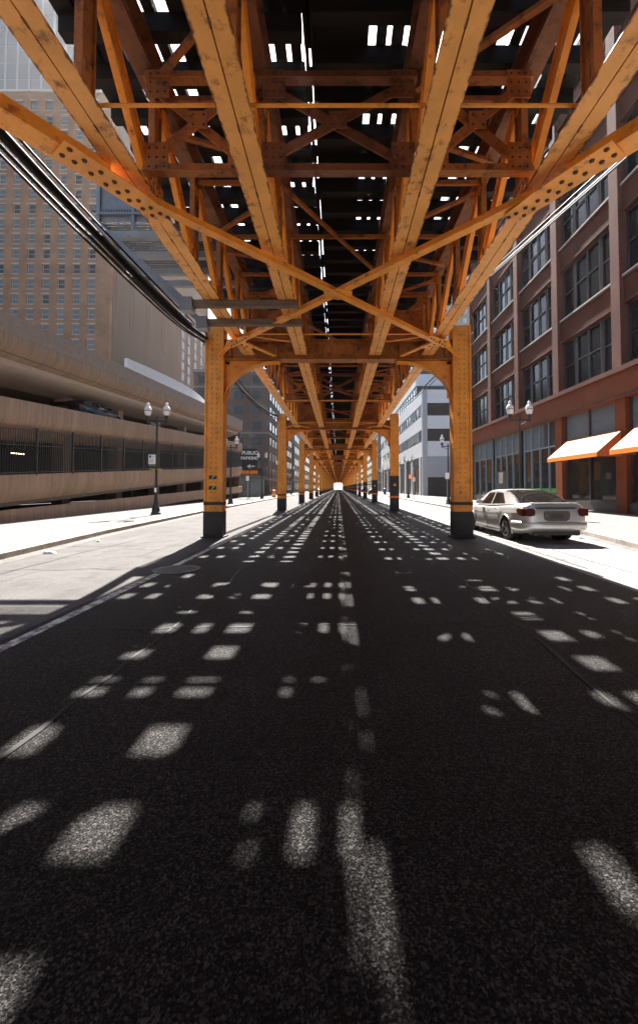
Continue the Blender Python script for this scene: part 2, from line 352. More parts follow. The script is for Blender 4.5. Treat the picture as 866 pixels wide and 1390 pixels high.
def crack(name, x0, y0, x1, y1, w_, m, z=.006, n=40, amp=.10):
    g = MB(); vs = []; fs = []; ox = 0
    for i in range(n + 1):
        t = i / n; ox += rs.uniform(-amp, amp) * .5; ox *= .9; ww_ = w_ * rs.uniform(.5, 1.4)
        x = x0 + (x1 - x0) * t + ox; y = y0 + (y1 - y0) * t
        px_, py_ = (1, 0) if abs(y1 - y0) > abs(x1 - x0) else (0, 1)
        if not px_: x, y = x0 + (x1 - x0) * t, y0 + (y1 - y0) * t + ox
        vs += [(x - px_ * ww_ / 2, y - py_ * ww_ / 2, z), (x + px_ * ww_ / 2, y + py_ * ww_ / 2, z)]
    for i in range(n): fs.append((2 * i, 2 * i + 1, 2 * i + 3, 2 * i + 2))
    g.add(vs, fs); tag(g.build(name, m), kind='structure')
for a in ((-5.9, 6, -5.5, 30, .025), (-4.3, 9, -4.1, 40, .03), (-1.9, 1.5, -1.6, 16, .03), (1.9, 1.2, 2.1, 14, .035), (5.1, 6, 5.3, 40, .03), (6.6, 5, 6.9, 30, .02)): crack('tar_seam', *a[:4], a[4], M['tar'])
for a in ((-6.9, 7.4, -3.3, 7.7), (-7.3, 10.6, -3.3, 10.4), (-7.6, 14.7, -3.3, 15.0), (-2.9, 4.4, 2.4, 4.7), (4.4, 8.6, 7.2, 8.4), (4.4, 10.2, 7.4, 10.4), (-3, 11, 4, 11.3)): crack('tar_seam', *a, .022, M['tar'], n=30)
def disc(name, x, y, z, r, m, lab, cat='manhole cover'):
    g = MB(); g.lathe([(r, 0), (r, .006), (r * .86, .006), (r * .84, .003), (.02, .003)], (x, y, z), 28)
    for a in range(-4, 5):
        h = sqrt(max(0, (r * .8) ** 2 - (a * r * .17) ** 2)); g.box(x - h, x + h, y + a * r * .17 - .012, y + a * r * .17 + .012, z + .003, z + .007)
    tag(g.build(name, m), lab, cat)
disc('manhole_cover', -2.95, 7.6, .005, .42, M['iron'], 'round iron manhole cover in the road by the nearest left column')
disc('manhole_cover', -9.5, 16.2, .149, .27, M['iron'], 'small iron cover in the left sidewalk, nearer the garage')
disc('manhole_cover', -8.6, 16.4, .149, .27, M['iron'], 'small iron cover in the left sidewalk, nearer the kerb')

# ================================================================== ELEVATED RAILWAY
S0, BAY = 12.6, 15.0
CX = 3.75
ZB = 5.40         # underside of cross girders
def column(parent, sx, near, high_black=False):
    x = sx * CX
    c = MB(); c.box(x - .25, x + .25, -.18, .18, 0.0, 6.45)
    for ex in (-.25, .25):
        c.box(x + ex - .03, x + ex + .03, -.21, .21, 0.0, 6.45)      # flange angles along the edges
    if near:
        c.mi = 1
        z = .3
        while z < 6.3:
            for rx in (-.075, .075): c.dome((x + rx, -.181, z), (0, -1, 0), .018)
            z += .15
        c.mi = 0
    o = c.build('column', [M['paint'], M['rust_edge']], parent)
    hb = 2.28 if high_black else .78
    b = MB(); b.box(x - .287, x + .287, -.217, .217, 0.052, hb); b.box(x - .34, x + .34, -.27, .27, 0, .05); b.build('black_base_paint', M['black_paint'], o)
    if high_black:
        b = MB(); b.box(x - .291, x + .291, -.221, .221, .82, .95); b.build('orange_band', M['orange_cone'], o)
        b = MB(); b.prism([(x - .12, 1.62), (x + .12, 1.62), (x, 1.82)], 1, -.224, -.218); b.build('warning_triangle', M['yellow'], o)
    else:
        b = MB(); b.box(x - .287, x + .287, -.217, .217, .98, 1.07); b.build('black_band', M['black_paint'], o)
    return o
def bent(k, near=True):
    e = empty('steel_bent', (0, S0 + BAY * k, 0))
    for sx in (-1, 1):
        column(e, sx, near, high_black=(k >= 1 and sx == 1))
    gd = MB(); gd.box(-3.5, 3.5, -.012, .012, ZB + .02, 6.0)
    gd.box(-3.5, 3.5, -.20, .20, ZB, ZB + .02); gd.box(-3.5, 3.5, -.17, .17, 6.0, 6.02)
    for sgn in (-1, 1):
        gd.box(-3.5, 3.5, sgn * .013 if sgn > 0 else -.025, .025 if sgn > 0 else -.013, ZB + .02, ZB + .13)
        gd.box(-3.5, 3.5, sgn * .013 if sgn > 0 else -.025, .025 if sgn > 0 else -.013, 5.9, 6.0)
    for x in (-3.3, -1.9, -.55, .55, 1.9, 3.3): gd.box(x - .03, x + .03, -.09, .09, ZB + .13, 5.9)
    if near:
        gd.mi = 1
        for i in range(46): gd.dome((-3.4 + i * .151, -.026, ZB + .075), (0, -1, 0), .016)
    gd.build('cross_girder', [M['paint_shaded'], M['rust_edge']], e)
    for sx in (-1, 1):
        br = MB(); x0 = 3.46; a, b = 1.66, 1.22; zb = ZB - .04
        N = 16
        arc = [(x0 - a * (1 - cos(t)), zb - b + b * sin(t)) for t in [pi / 2 * i / N for i in range(N + 1)]]
        poly = [(sx * u, v) for u, v in [(x0, ZB - .001), (x0, zb - b)] + arc[1:] + [(x0 - a, ZB - .001)]]
        br.prism(poly, 1, -.012, .012)
        for i in range(N):                      # curved flange
            (u0, v0), (u1, v1) = arc[i], arc[i + 1]
            br.beam((sx * u0, 0, v0), (sx * u1, 0, v1), .02, .30, up=(0, 1, 0))
        for yy in (-.02, .0125):
            br.box(min(sx * x0, sx * (x0 - .12)), max(sx * x0, sx * (x0 - .12)), yy, yy + .008, zb - b + .1, ZB - .02)
            br.box(min(sx * x0, sx * (x0 - a)), max(sx * x0, sx * (x0 - a)), yy, yy + .008, ZB - .11, ZB - .002)
        br.build('arched_bracket', M['paint'], e)
        dp = MB(); dp.box(min(sx * 1.2, sx * 2.6), max(sx * 1.2, sx * 2.6), -.012, .012, 6.02, 6.95)
        dp.build('diaphragm_plate', M['paint_shaded'], e)
    return e
ORD = ['nearest', 'second', 'third', 'fourth', 'fifth', 'sixth']
TX = (-2.70, -1.11, 1.11, 2.70)
NP = 9; PL = BAY / NP
def node_y(i): return -i * PL           # local; far bent at 0, near bent at -15

def build_truss(parent, X, near=True):
    inner = abs(X) < 2
    c = MB(); y0, y1 = -BAY + .2, -.2
    hw = .185
    for s_ in (-1, 1):                    # bottom chord: two angles back to back with a slot between
        c.box(X + (s_ * .008 if s_ > 0 else -hw), X + (hw if s_ > 0 else -.008), y0, y1, 5.52, 5.535)
        c.box(X + (s_ * .012 if s_ > 0 else -.03), X + (.03 if s_ > 0 else -.012), y0, y1, 5.535, 5.70)
    c.mi = 1
    for yy in [y0 + .35 + j * 1.05 for j in range(14)]:
        c.box(X - .011, X + .011, yy, yy + .09, 5.516, 5.53)
    c.mi = 0
    t = c.build('truss', [M['paint_pale'], M['rust_edge']], parent)
    tc_ = MB(); tc_.box(X - .012, X + .012, y0, y1, 7.28, 7.66); tc_.box(X - .15, X + .15, y0, y1, 7.66, 7.68)
    for s_ in (-1, 1): tc_.box(X + (.013 if s_ > 0 else -.13), X + (.13 if s_ > 0 else -.013), y0, y1, 7.28, 7.295)
    if near:
        for yy in [y0 + .12 * j for j in range(120)]:
            for s_ in (-1, 1): tc_.dome((X + s_ * .013, yy, 7.35), (s_, 0, 0), .016, 5)
    tc_.build('top_chord', M['paint_deep_shade'], t)
    def twin(p, q, wd, name, m=M['paint']):
        d = MB()
        for s_ in (-1, 1): d.beam(p, q, wd * .8, .03, up=(1, 0, 0), ou=s_ * (wd / 2), ov=0); d.beam(p, q, .02, .09, up=(1, 0, 0), ou=s_ * (wd * .9 + .011), ov=0)
        for f in (.25, .5, .75):
            mid = Vector(p).lerp(Vector(q), f); dd = (Vector(q) - Vector(p)).normalized() * .07
            d.beam(mid - dd, mid + dd, wd * .9, .02, up=(1, 0, 0))
        return d.build(name, m, t)
    for i in range(0, NP + 1):
        y = node_y(i)
        if i == 0: y = -.32
        if i == NP: y = -BAY + .32
        twin((X, y, 5.70), (X, y, 7.28), .11, 'post', M['paint_shaded'])
    for i in range(NP):
        ya, yb = node_y(i + 1), node_y(i)
        if i == 0: yb = -.32
        if i == NP - 1: ya = -BAY + .32
        if i < 5: twin((X, ya + .08, 7.26), (X, yb - .08, 5.72), .12, 'diagonal')
        else: twin((X, ya + .08, 5.72), (X, yb - .08, 7.26), .12, 'diagonal')
    for i in range(0, NP + 1, 2):
        y = node_y(i) if 0 < i < NP else (-.45 if i == 0 else -BAY + .45)
        gq = MB(); gq.prism([(y - .32, 5.70), (y + .32, 5.70), (y + .2, 6.02), (y - .2, 6.02)], 0, X - .038, X - .031)
        gq.prism([(y - .32, 5.70), (y + .32, 5.70), (y + .2, 6.02), (y - .2, 6.02)], 0, X + .031, X + .038)
        gq.mi = 1
        if near:
            for a in (-.2, -.1, 0, .1, .2):
                for z in (5.78, 5.9):
                    for s_ in (-1, 1): gq.dome((X + s_ * .038, y + a, z), (s_, 0, 0), .02, 6)
        gq.build('gusset_plate', [M['paint_shaded'], M['rivet']], t)
    return t
def cross_frame(parent, xa, xb, y, centre=False):
    f = MB(); zl, zu = 5.87, 7.18
    f.beam((xa, y, zl), (xb, y, zl), .10, .12); f.beam((xa, y, zu), (xb, y, zu), .10, .12)
    f.box(xa, xb, y - .10, y + .02, zl - .075, zl - .061); f.box(xa, xb, y - .10, y + .02, zu - .075, zu - .061)
    gs = .36
    f.beam((xa + .1, y - .04, zl + .1), (xb - .1, y - .04, zu - .1), .03, .13)
    f.beam((xa + .1, y + .04, zu - .1), (xb - .1, y + .04, zl + .1), .03, .13)
    for x, s_ in ((xa, 1), (xb, -1)):
        for z, sz in ((zl, 1), (zu, -1)):
            xs = sorted((x + s_ * .04, x + s_ * gs)); zs = sorted((z - sz * .05, z + sz * .34))
            f.box(xs[0], xs[1], y - .072, y - .058, zs[0], zs[1])
    xm = (xa + xb) / 2; zm = (zl + zu) / 2
    f.box(xm - .12, xm + .12, y - .075, y - .06, zm - .12, zm + .12)
    f.mi = 1
    for x, s_ in ((xa, 1), (xb, -1)):
        for z, sz in ((zl, 1), (zu, -1)):
            for a in (.1, .2, .3):
                for b in (0, .13, .26): f.dome((x + s_ * a, y - .072, z + sz * b), (0, -1, 0), .017, 6)
    for a in (-.07, .07):
        for b in (-.07, .07): f.dome((xm + a, y - .075, zm + b), (0, -1, 0), .017)
    f.build('cross_frame', [M['paint_deep_shade' if centre else 'paint_shaded'], M['rivet']], parent)
NT = 23; TP = BAY / NT
PH_L, PH_R = 0.06, -0.17
# openings between the longitudinal deck boards: (centre, width, every second gap only)
SLOTS = [(.49, .11, 1), (.73, .07, 1), (1.0, .13, 1), (1.33, .10, 1), (1.63, .22, 0), (2.02, .12, 1), (2.40, .20, 0), (2.73, .18, 0), (3.12, .14, 0), (3.5, .14, 1)]
def deck(parent, individual=True):
    tl = None
    for side in (-1, 1):
        a, b = (-3.80, -.50) if side < 0 else (-.36, 3.80)
        ph = PH_L if side < 0 else PH_R
        joined = MB()
        for i in range(NT):
            y = -BAY + ph + i * TP
            q = MB() if individual else joined
            if individual:
                if tl is None or tl[1] != side:
                    q.box(a, b, -.085, .085, 7.685, 7.965); o = q.build('tie', M['timber'], parent, bevel=.008); tl = (o, side)
                else:
                    o = tl[0].copy(); COL.objects.link(o); o.parent = parent
                o.location = (0, y, 0)
            else: q.box(a, b, y - .085, y + .085, 7.685, 7.965)
        if not individual:
            joined.build('tie', M['timber'], parent)
        # longitudinal boards
        inner = .36 if side > 0 else .49
        edges = [inner]
        for c_, w_, _ in SLOTS: edges += [c_ - w_ / 2, c_ + w_ / 2]
        edges.append(3.84)
        bd = MB()
        for j in range(0, len(edges), 2):
            x0, x1 = sorted((side * edges[j], side * edges[j + 1]))
            bd.box(x0, x1, -BAY, 0, 7.967, 8.01)
        if side > 0: bd.box(-.36, .36, -BAY, 0, 7.967, 8.01)
        for i in range(NT):                     # cross boards closing gaps
            y = -BAY + ph + i * TP
            for c_, w_, alt in SLOTS:
                half = alt and i % 2; shut = random.random() < .06
                if half:
                    x0, x1 = sorted((side * (c_ - w_ / 2 - .02), side * (c_ + w_ / 2 + .02)))
                    bd.box(x0, x1, y + .22, y + TP - .02, 8.013, 8.04)
                elif shut:
                    x0, x1 = sorted((side * (c_ - w_ / 2 - .02), side * (c_ + w_ / 2 + .02)))
                    bd.box(x0, x1, y + .02, y + TP - .02, 8.013, 8.04)
        if side > 0:
            yy = -BAY; rs = random.Random(3)
            while yy < -.3:
                ln = rs.choice((.34, .5, .62, .9)); bd.box(-.50, -.35, yy, min(yy + ln * .7, 0), 8.013, 8.04); yy += ln * .7 + rs.choice((.28, .4, .6, .8))
            bd.box(-.40, -.355, -BAY, 0, 7.93, 7.964)
        bd.build('deck_boards', M['timber'], parent)
        for rx in (1.2, 2.56):
            r = MB(); x = side * rx
            r.box(x - .035, x + .035, -BAY, 0, 8.14, 8.18); r.box(x - .01, x + .01, -BAY, 0, 8.03, 8.14); r.box(x - .07, x + .07, -BAY, 0, 7.99, 8.03)
            r.build('rail', M['rail'], parent)
def lateral(parent, ya, yb, z=5.40):
    for s_ in (-1, 1):
        l = MB(); p = (s_ * 2.62, ya, z - (.0 if s_ > 0 else .03)); q = (-s_ * 2.62, yb, z - (.0 if s_ > 0 else .03))
        l.beam(p, q, .15, .018); l.beam(p, q, .018, .12, ov=.07, ou=0)
        l.build('lateral_brace', M['paint'], parent)
def gusset_bottom(parent, x, y, pts, z, rv, nm='lateral_gusset'):
    q = MB(); q.prism([(x + a, y + b) for a, b in pts], 2, z, z + .014); q.mi = 1
    for a, b in rv: q.dome((x + a, y + b, z), (0, 0, -1), .032, 8)
    q.build(nm, [M['paint'], M['rivet']], parent)
YFR = -7.05
def span(k, lod=0):
    e = empty('viaduct_span', (0, S0 + BAY * k, 0))
    if lod == 0:
        for X in TX: build_truss(e, X)
        for y in (-.62, YFR, -BAY + .62):
            cross_frame(e, TX[0] + .03, TX[1] - .03, y); cross_frame(e, TX[2] + .03, TX[3] - .03, y)
            if y == YFR: cross_frame(e, TX[1] + .03, TX[2] - .03, y, True)
        def bar(p, q, w_, h_, nm='top_brace', m='paint_shaded'): MB().beam(p, q, w_, h_).build(nm, M[m], e)
        for (xa, xb) in ((TX[0], TX[1]), (TX[2], TX[3])):       # top lateral zigzag and struts
            for i in range(NP):
                y0, y1 = node_y(i), node_y(i + 1)
                if i % 2: bar((xa, (y0 + y1) / 2 - .3, 7.2), (xb, (y0 + y1) / 2 + .3, 7.2), .08, .06)
                else: bar((xb, y1 + .2, 7.2), (xa, y0 - .2, 7.2), .08, .06)
                if i: bar((xa, y0, 7.24), (xb, y0, 7.24), .06, .08, 'top_strut')
        for i in (2, 5, 7): bar((TX[1], node_y(i), 7.24), (TX[2], node_y(i), 7.24), .06, .08, 'top_strut')
        bar((TX[1], node_y(8), 7.22), (TX[2], node_y(6), 7.22), .07, .07)
        bar((TX[1], node_y(3), 7.22), (TX[2], node_y(1), 7.22), .07, .07)
        for yy in (-1.7, -8.3): MB().tube([(-2.7, yy, 5.60), (2.7, yy, 5.60)], .02, 6).build('tie_rod', M['paint'], e)
        for s_ in (-1, 1):
            MB().tube([(s_ * 2.6, -1.7, 5.58), (s_ * 1.15, -1.1, 5.58)], .018, 6).build('tie_rod', M['paint'], e)
            bar((s_ * 2.7, -1.7, 5.46), (s_ * 3.6, -.3, 5.46), .12, .03, 'corner_brace', 'paint')
            bar((s_ * 2.7, -1.7, 5.46), (s_ * 1.9, -.3, 5.46), .12, .03, 'corner_brace', 'paint')
        deck(e, True)
    else:
        j = MB()
        for X in TX:
            y0, y1 = -BAY + .2, -.2
            j.box(X - .175, X + .175, y0, y1, 5.52, 5.545); j.box(X - .03, X + .03, y0, y1, 5.545, 5.7); j.box(X - .15, X + .15, y0, y1, 7.3, 7.68)
            for i in range(NP):
                ya, yb = node_y(i + 1), node_y(i)
                if i < 5: j.beam((X, ya, 7.3), (X, yb, 5.7), .15, .06, up=(1, 0, 0))
                else: j.beam((X, ya, 5.7), (X, yb, 7.3), .15, .06, up=(1, 0, 0))
                j.beam((X, ya, 5.7), (X, ya, 7.3), .15, .06, up=(1, 0, 0))
        for y in (-.62, node_y(4)):
            for xa, xb in ((TX[0], TX[1]), (TX[2], TX[3])):
                for z in (5.87, 7.18): j.beam((xa, y, z), (xb, y, z), .1, .12)
                j.beam((xa, y, 5.9), (xb, y, 7.1), .04, .12); j.beam((xa, y, 7.1), (xb, y, 5.9), .04, .12)
        j.build('truss', M['paint'], e)
        deck(e, False)
    return e

b0 = bent(0); tag(b0, 'nearest orange riveted steel bent with two columns and arched brackets', 'viaduct frame', 'steel bents holding up the elevated tracks')
# stickers on the near left column
colL = [c for c in b0.children if c.name.startswith('column')][0]
for z in (1.76, 1.44):
    q = MB(); q.box(-CX - .13, -CX + .09, -.200, -.184, z, z + .11); st = q.build('number_plate', M['sign_black'], colL)
    q = MB(); q.box(-CX - .13, -CX + .09, -.200, -.184, z - .035, z - .003); q.build('yellow_strip', M['yellow'], colL)
    q = MB(); q.beam((-CX - .04, -.203, z + .02), (-CX + .01, -.203, z + .09), .018, .004, up=(0, 1, 0)); q.beam((-CX + .01, -.203, z + .09), (-CX + .06, -.203, z + .09), .015, .004, up=(0, 1, 0))
    q.build('number_mark', M['white'], st)
b1 = bent(1); tag(b1, 'second orange steel bent, seen through the nearest arch', 'viaduct frame', 'steel bents holding up the elevated tracks')
for k in range(2, 22):
    b = copy_tree(b1); b.location = (0, S0 + BAY * k, 0)
    if k < 6: b['label'] = f'{ORD[k]} orange steel bent along the street, framed by those before it'
    else: b['label'] = 'distant orange steel bent in the receding row under the tracks'
b = copy_tree(b1); b.location = (0, S0 - BAY, 0); b['label'] = 'orange steel bent just behind the viewpoint'
s0 = span(0); tag(s0, 'span of orange trusses and dark track deck right overhead', 'viaduct span', 'spans of the elevated tracks')
# bottom laterals of the overhead span and the members that run outwards from it
YN, YF = 5.45 - S0, 10.9 - S0
for o in (0,):
    lateral(s0, YN, YF)
    for s_ in (-1, 1):
        gusset_bottom(s0, s_ * 2.7, YN, [(s_ * a, b_) for a, b_ in ((-.34, .28), (-.12, .46), (.16, .05), (.62, -.78), (.34, -.98), (-.14, -.18))], 5.36,
                      [(s_ * a, b_) for a, b_ in ((-.2, .24), (-.07, .28), (-.12, .12), (.0, .14), (-.02, -.02), (.1, -.03), (.04, -.2), (.17, -.18), (.12, -.36), (.25, -.32), (.2, -.52), (.33, -.5), (.29, -.7), (.42, -.68), (.36, -.86), (.5, -.78), (-.27,.32))])
        om = MB(); p = (s_ * 2.95, YN - .35, 5.40); q = (s_ * 5.0, YN - 3.35, 5.40)
        om.beam(p, q, .30, .02); om.beam(p, q, .02, .14, ov=.08, ou=.14); om.beam(p, q, .02, .14, ov=.08, ou=-.14)
        om.build('outrigger_member', M['paint'], s0)
        pl_ = MB(); pl_.box(s_ * 5.0 - .15, s_ * 5.0 + .15, -BAY - 2, YN - 3.2, 5.40, 5.42); pl_.box(s_ * 5.0 - .012, s_ * 5.0 + .012, -BAY - 2, YN - 3.2, 5.42, 6.0)
        pl_.build('side_girder', M['paint_shaded'], s0)
        gusset_bottom(s0, s_ * 2.7, YF, [(s_ * a, b_) for a, b_ in ((-.45, -.42), (-.3, -.5), (.0, -.25), (.2, -.2), (.42, .35), (.2, .42), (0, .15), (-.25, .5), (-.4, .4), (-.2, 0))], 5.372,
                      [(s_ * a, b_) for a, b_ in ((-.3, -.33), (-.2, -.22), (-.1, -.1), (0, 0), (.1, .1), (.2, .22), (-.1, .15), (-.2, .28), (.12, -.08), (-.02, -.14))])
    q = MB(); q.prism([(-.28, (YN + YF) / 2 - .12), (0, (YN + YF) / 2 - .25), (.28, (YN + YF) / 2 - .12), (.28, (YN + YF) / 2 + .12), (0, (YN + YF) / 2 + .25), (-.28, (YN + YF) / 2 + .12)], 2, 5.385, 5.392)
    q.build('lateral_gusset', M['paint'], s0)
s1 = span(1); tag(s1, 'span of orange trusses beyond the nearest bent', 'viaduct span', 'spans of the elevated tracks')
for k in (2, -1):
    s = copy_tree(s1); s.location = (0, S0 + BAY * k, 0)
    s['label'] = 'third span of orange trusses along the street' if k == 2 else 'span of trusses behind the viewpoint'
s3 = span(3, 1); tag(s3, 'fourth span of orange trusses along the street', 'viaduct span', 'spans of the elevated tracks')
for k in (-2, -3, -4):
    s = copy_tree(s3); s.location = (0, S0 + BAY * k, 0); s['label'] = 'span of the elevated tracks far behind the viewpoint'
    b = copy_tree(b1); b.location = (0, S0 + BAY * k, 0); b['label'] = 'orange steel bent far behind the viewpoint'
for k in range(4, 22):
    s = copy_tree(s3); s.location = (0, S0 + BAY * k, 0)
    s['label'] = 'fifth span of orange trusses along the street' if k == 4 else 'distant span of the elevated tracks, small under the far bents'

# timber outriggers, grey platform and its knee braces on the left of the viaduct
pf = empty('side_platform', (-4, 10.4, 0), label='grey steel platform with screen, bracketed off the left side of the tracks', cat='platform')
def loc(mb, name, m, par, **kw):
    o = mb.build(name, m, par, **kw); o.location = -Vector(par.location); return o
for y in (8.75, 9.75):
    q = MB(); q.box(-3.10, -.85, y - .07, y + .07, 5.37, 5.515); q.mi = 1; q.box(-3.36, -3.10, y - .13, y + .13, 5.27, 5.56)
    loc(q, 'timber_outrigger', [M['grey_timber'], M['grey_steel']], pf, bevel=.01)
    q = MB(); q.beam((-3.3, y, 5.5), (-5.2, y, 7.2), .10, .12); loc(q, 'knee_brace', M['grey_steel'], pf)
q = MB()
for y in (9.3, 10.1, 10.9, 11.55): q.beam((-5.35, y, 7.28), (-2.9, y, 7.28), .14, .16)
loc(q, 'cross_beam', M['grey_steel'], pf)
q = MB()
for x in (-5.35, -3.9): q.box(x - .05, x + .05, 9.2, 11.6, 7.37, 7.5)
for i in range(26):
    y = 9.25 + i * .09
    q.box(-5.3, -3.95, y, y + .035, 7.5, 7.52); q.box(-3.85, -3.0, y, y + .06, 7.5, 7.54)
loc(q, 'grating', M['dark_steel'], pf)
q = MB(); q.box(-5.35, -3.85, 9.12, 9.15, 7.5, 8.7); loc(q, 'screen_panel', M['grey_steel'], pf)
q = MB()
for x in (-5.38, -4.6, -3.85): q.box(x - .04, x + .04, 9.06, 9.12, 7.3, 8.75)
for z in (7.62, 8.68): q.box(-5.4, -3.8, 9.04, 9.06, z, z + .05)
for i in range(24): q.box(-5.3 + i * .06, -5.275 + i * .06, 9.07, 9.11, 7.67, 7.76)
for y in (10, 10.8, 11.6): q.box(-5.41, -5.36, y - .03, y + .03, 7.5, 8.6)
for z in (8.0, 8.58): q.box(-5.41, -5.37, 9.15, 11.6, z, z + .05)
loc(q, 'railing', M['grey_steel'], pf)

# cables
def wire(path, r, n=6, sub=10):
    out = []; P = [Vector(p) for p in path]
    for i in range(len(P) - 1):
        p0, p1, p2, p3 = P[max(i - 1, 0)], P[i], P[i + 1], P[min(i + 2, len(P) - 1)]
        for j in range(sub):
            t = j / sub
            out.append(0.5 * ((2 * p1) + (-p0 + p2) * t + (2 * p0 - 5 * p1 + 4 * p2 - p3) * t * t + (-p0 + 3 * p1 - 3 * p2 + p3) * t ** 3))
    out.append(P[-1]); return out
def bundle(name, path, offs, lab):
    root = empty(name, path[0], label=lab, cat='cable')
    for i, (dx, dz, r, mm) in enumerate(offs):
        q = MB(); j = random.Random(i)
        pts = wire([(x + dx + j.uniform(-.02, .02), y, z + dz + j.uniform(-.03, .03)) for x, y, z in path], r)
        q.tube(pts, r, 6); o = q.build('cable_strand', mm, root, smooth=True); o.location = -Vector(path[0])
OFF = [(.0, -.14, .02, M['cable']), (.05, .15, .018, M['cable']), (0, 0, .035, M['cable']), (.06, .05, .022, M['cable_light']), (-.06, .06, .03, M['cable']), (.03, -.07, .025, M['cable']), (-.09, -.02, .016, M['cable_light']), (.1, -.02, .02, M['cable']), (-.02, .11, .018, M['cable']), (-.12, -.1, .02, M['cable'])]
bundle('cable_bundle', [(-4.75, -3, 7.2), (-4.35, 1.5, 6.3), (-4.05, 4.9, 5.74), (-3.70, 9.0, 5.43), (-4.05, 12.5, 6.08), (-4.12, 12.9, 6.1)], OFF, 'thick bundle of black and silver cables hanging left of the tracks overhead')
bundle('cable_bundle', [(-4.12, 12.9, 6.1), (-4.1, 17.4, 5.75), (-4.05, 23, 5.8), (-4.05, 27.4, 6.25)], OFF[:5], 'bundle of cables sagging beyond the nearest left column')
bundle('cable_bundle', [(4.5, -3, 5.3), (4.3, 2, 5.75), (4.2, 5.8, 6.45), (4.12, 12.9, 7.75)], [(0, 0, .018, M['cable']), (.07, -.05, .018, M['cable_light']), (.04, -.12, .015, M['cable'])], 'thin pair of cables rising beside the right side of the tracks')
bundle('cable_bundle', [(4.12, 12.9, 6.3), (4.1, 18.5, 6.3), (4.1, 27.4, 6.75)], [(0, 0, .018, M['cable']), (.08, -.1, .018, M['cable']), (.14, .1, .015, M['cable_light'])], 'cables beyond the nearest right column, in front of the white building')

def pieces(boxes, name, m, par, lim=100):
    rest = MB()
    for i, bx_ in enumerate(boxes):
        q = MB() if i < lim else rest
        q.box(*bx_)
        if i < lim: loc(q, name, m, par)
    if rest.v: loc(rest, name, m, par)['kind'] = 'stuff'
# ================================================================== PARKING GARAGE (left)
GX = -13.0; GY0, GY1 = -34.0, 56.0
gar = empty('parking_garage', (GX, GY0, 0), label='tan concrete parking garage with long curved ramp parapets and dark openings', cat='garage')
def ramp_sweep(name, prof, slope, m, y0=GY0, y1=GY1, par=gar, n=40, ybase=15.9, dxf=lambda y: 0.0, smooth=True):
    """prof [(x, z)] closed outline, raised by slope along Y"""
    g = MB(); k = len(prof); vs = []; fs = []
    for i in range(n + 1):
        y = y0 + (y1 - y0) * i / n
        for x, z in prof: vs.append((x + dxf(y), y, z + slope * (max(y, 3) - ybase)))
    for i in range(n):
        for j in range(k): fs.append((i * k + j, i * k + (j + 1) % k, (i + 1) * k + (j + 1) % k, (i + 1) * k + j))
    fs += [tuple(range(k)), tuple(n * k + j for j in range(k))]
    g.add(vs, fs); return loc(g, name, m, par, smooth=smooth)
def curl(z0, z1, depth=.45, thick=.22):
    """outer face upright at the top, curling inwards towards the bottom"""
    out = []; h = z1 - z0
    for i in range(11):
        t = i / 10; z = z1 - h * t; x = GX - depth * max(0, (t - .35) / .65) ** 2.2
        out.append((x, z))
    return out + [(x - thick, z) for x, z in reversed(out)]
dxf = lambda y: -0.0
ramp_sweep('base_wall', [(GX, .14 - .35), (GX, .60), (GX - .25, .60), (GX - .25, .14 - .35)], .028, M['garage'])
ramp_sweep('lower_parapet', curl(.72, 1.98), .058, M['garage'])
ramp_sweep('middle_parapet', curl(3.42, 5.05, .85), .062, M['garage'])
ramp_sweep('upper_parapet', curl(6.75, 7.75, .6), .055, M['garage'])
ramp_sweep('parapet_top_band', [(GX + .012, 7.62), (GX + .03, 8.38), (GX - .25, 8.38), (GX - .25, 7.62)], .055, M['garage_top'])
ramp_sweep('upper_soffit', [(GX - .62, 6.78), (GX - .62, 6.60), (GX - 2.4, 5.98), (GX - 9, 5.98), (GX - 9, 6.3), (GX - 2.4, 6.5)], .055, M['soffit'], smooth=False)
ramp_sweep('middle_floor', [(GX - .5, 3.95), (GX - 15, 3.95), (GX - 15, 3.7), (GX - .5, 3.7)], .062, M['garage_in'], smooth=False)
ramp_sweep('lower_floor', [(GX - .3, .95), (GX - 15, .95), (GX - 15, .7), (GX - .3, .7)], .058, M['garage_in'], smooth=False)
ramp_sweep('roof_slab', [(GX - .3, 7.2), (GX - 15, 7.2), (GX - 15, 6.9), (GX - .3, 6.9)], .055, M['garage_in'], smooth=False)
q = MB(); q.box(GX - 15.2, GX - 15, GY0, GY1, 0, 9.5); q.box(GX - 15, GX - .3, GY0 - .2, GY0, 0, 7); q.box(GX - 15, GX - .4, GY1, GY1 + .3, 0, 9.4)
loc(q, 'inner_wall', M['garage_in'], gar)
for i, y in enumerate([9.5, 17.5, 22.5, 28, 34, 40, 47]):
    q = MB(); q.box(GX - 2.6, GX - 2.0, y, y + .7, 0.5, 7.5 + .055 * (y - 16)); loc(q, 'pillar', M['soffit'], gar)
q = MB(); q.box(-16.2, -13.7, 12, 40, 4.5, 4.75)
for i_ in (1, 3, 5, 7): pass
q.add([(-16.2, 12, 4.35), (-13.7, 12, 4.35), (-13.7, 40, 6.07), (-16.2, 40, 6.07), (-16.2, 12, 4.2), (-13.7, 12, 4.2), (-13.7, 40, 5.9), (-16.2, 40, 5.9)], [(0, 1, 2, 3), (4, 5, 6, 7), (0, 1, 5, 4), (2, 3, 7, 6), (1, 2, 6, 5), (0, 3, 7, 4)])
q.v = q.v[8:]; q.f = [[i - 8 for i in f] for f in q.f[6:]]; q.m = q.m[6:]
loc(q, 'inner_ramp', M['garage_in'], gar)
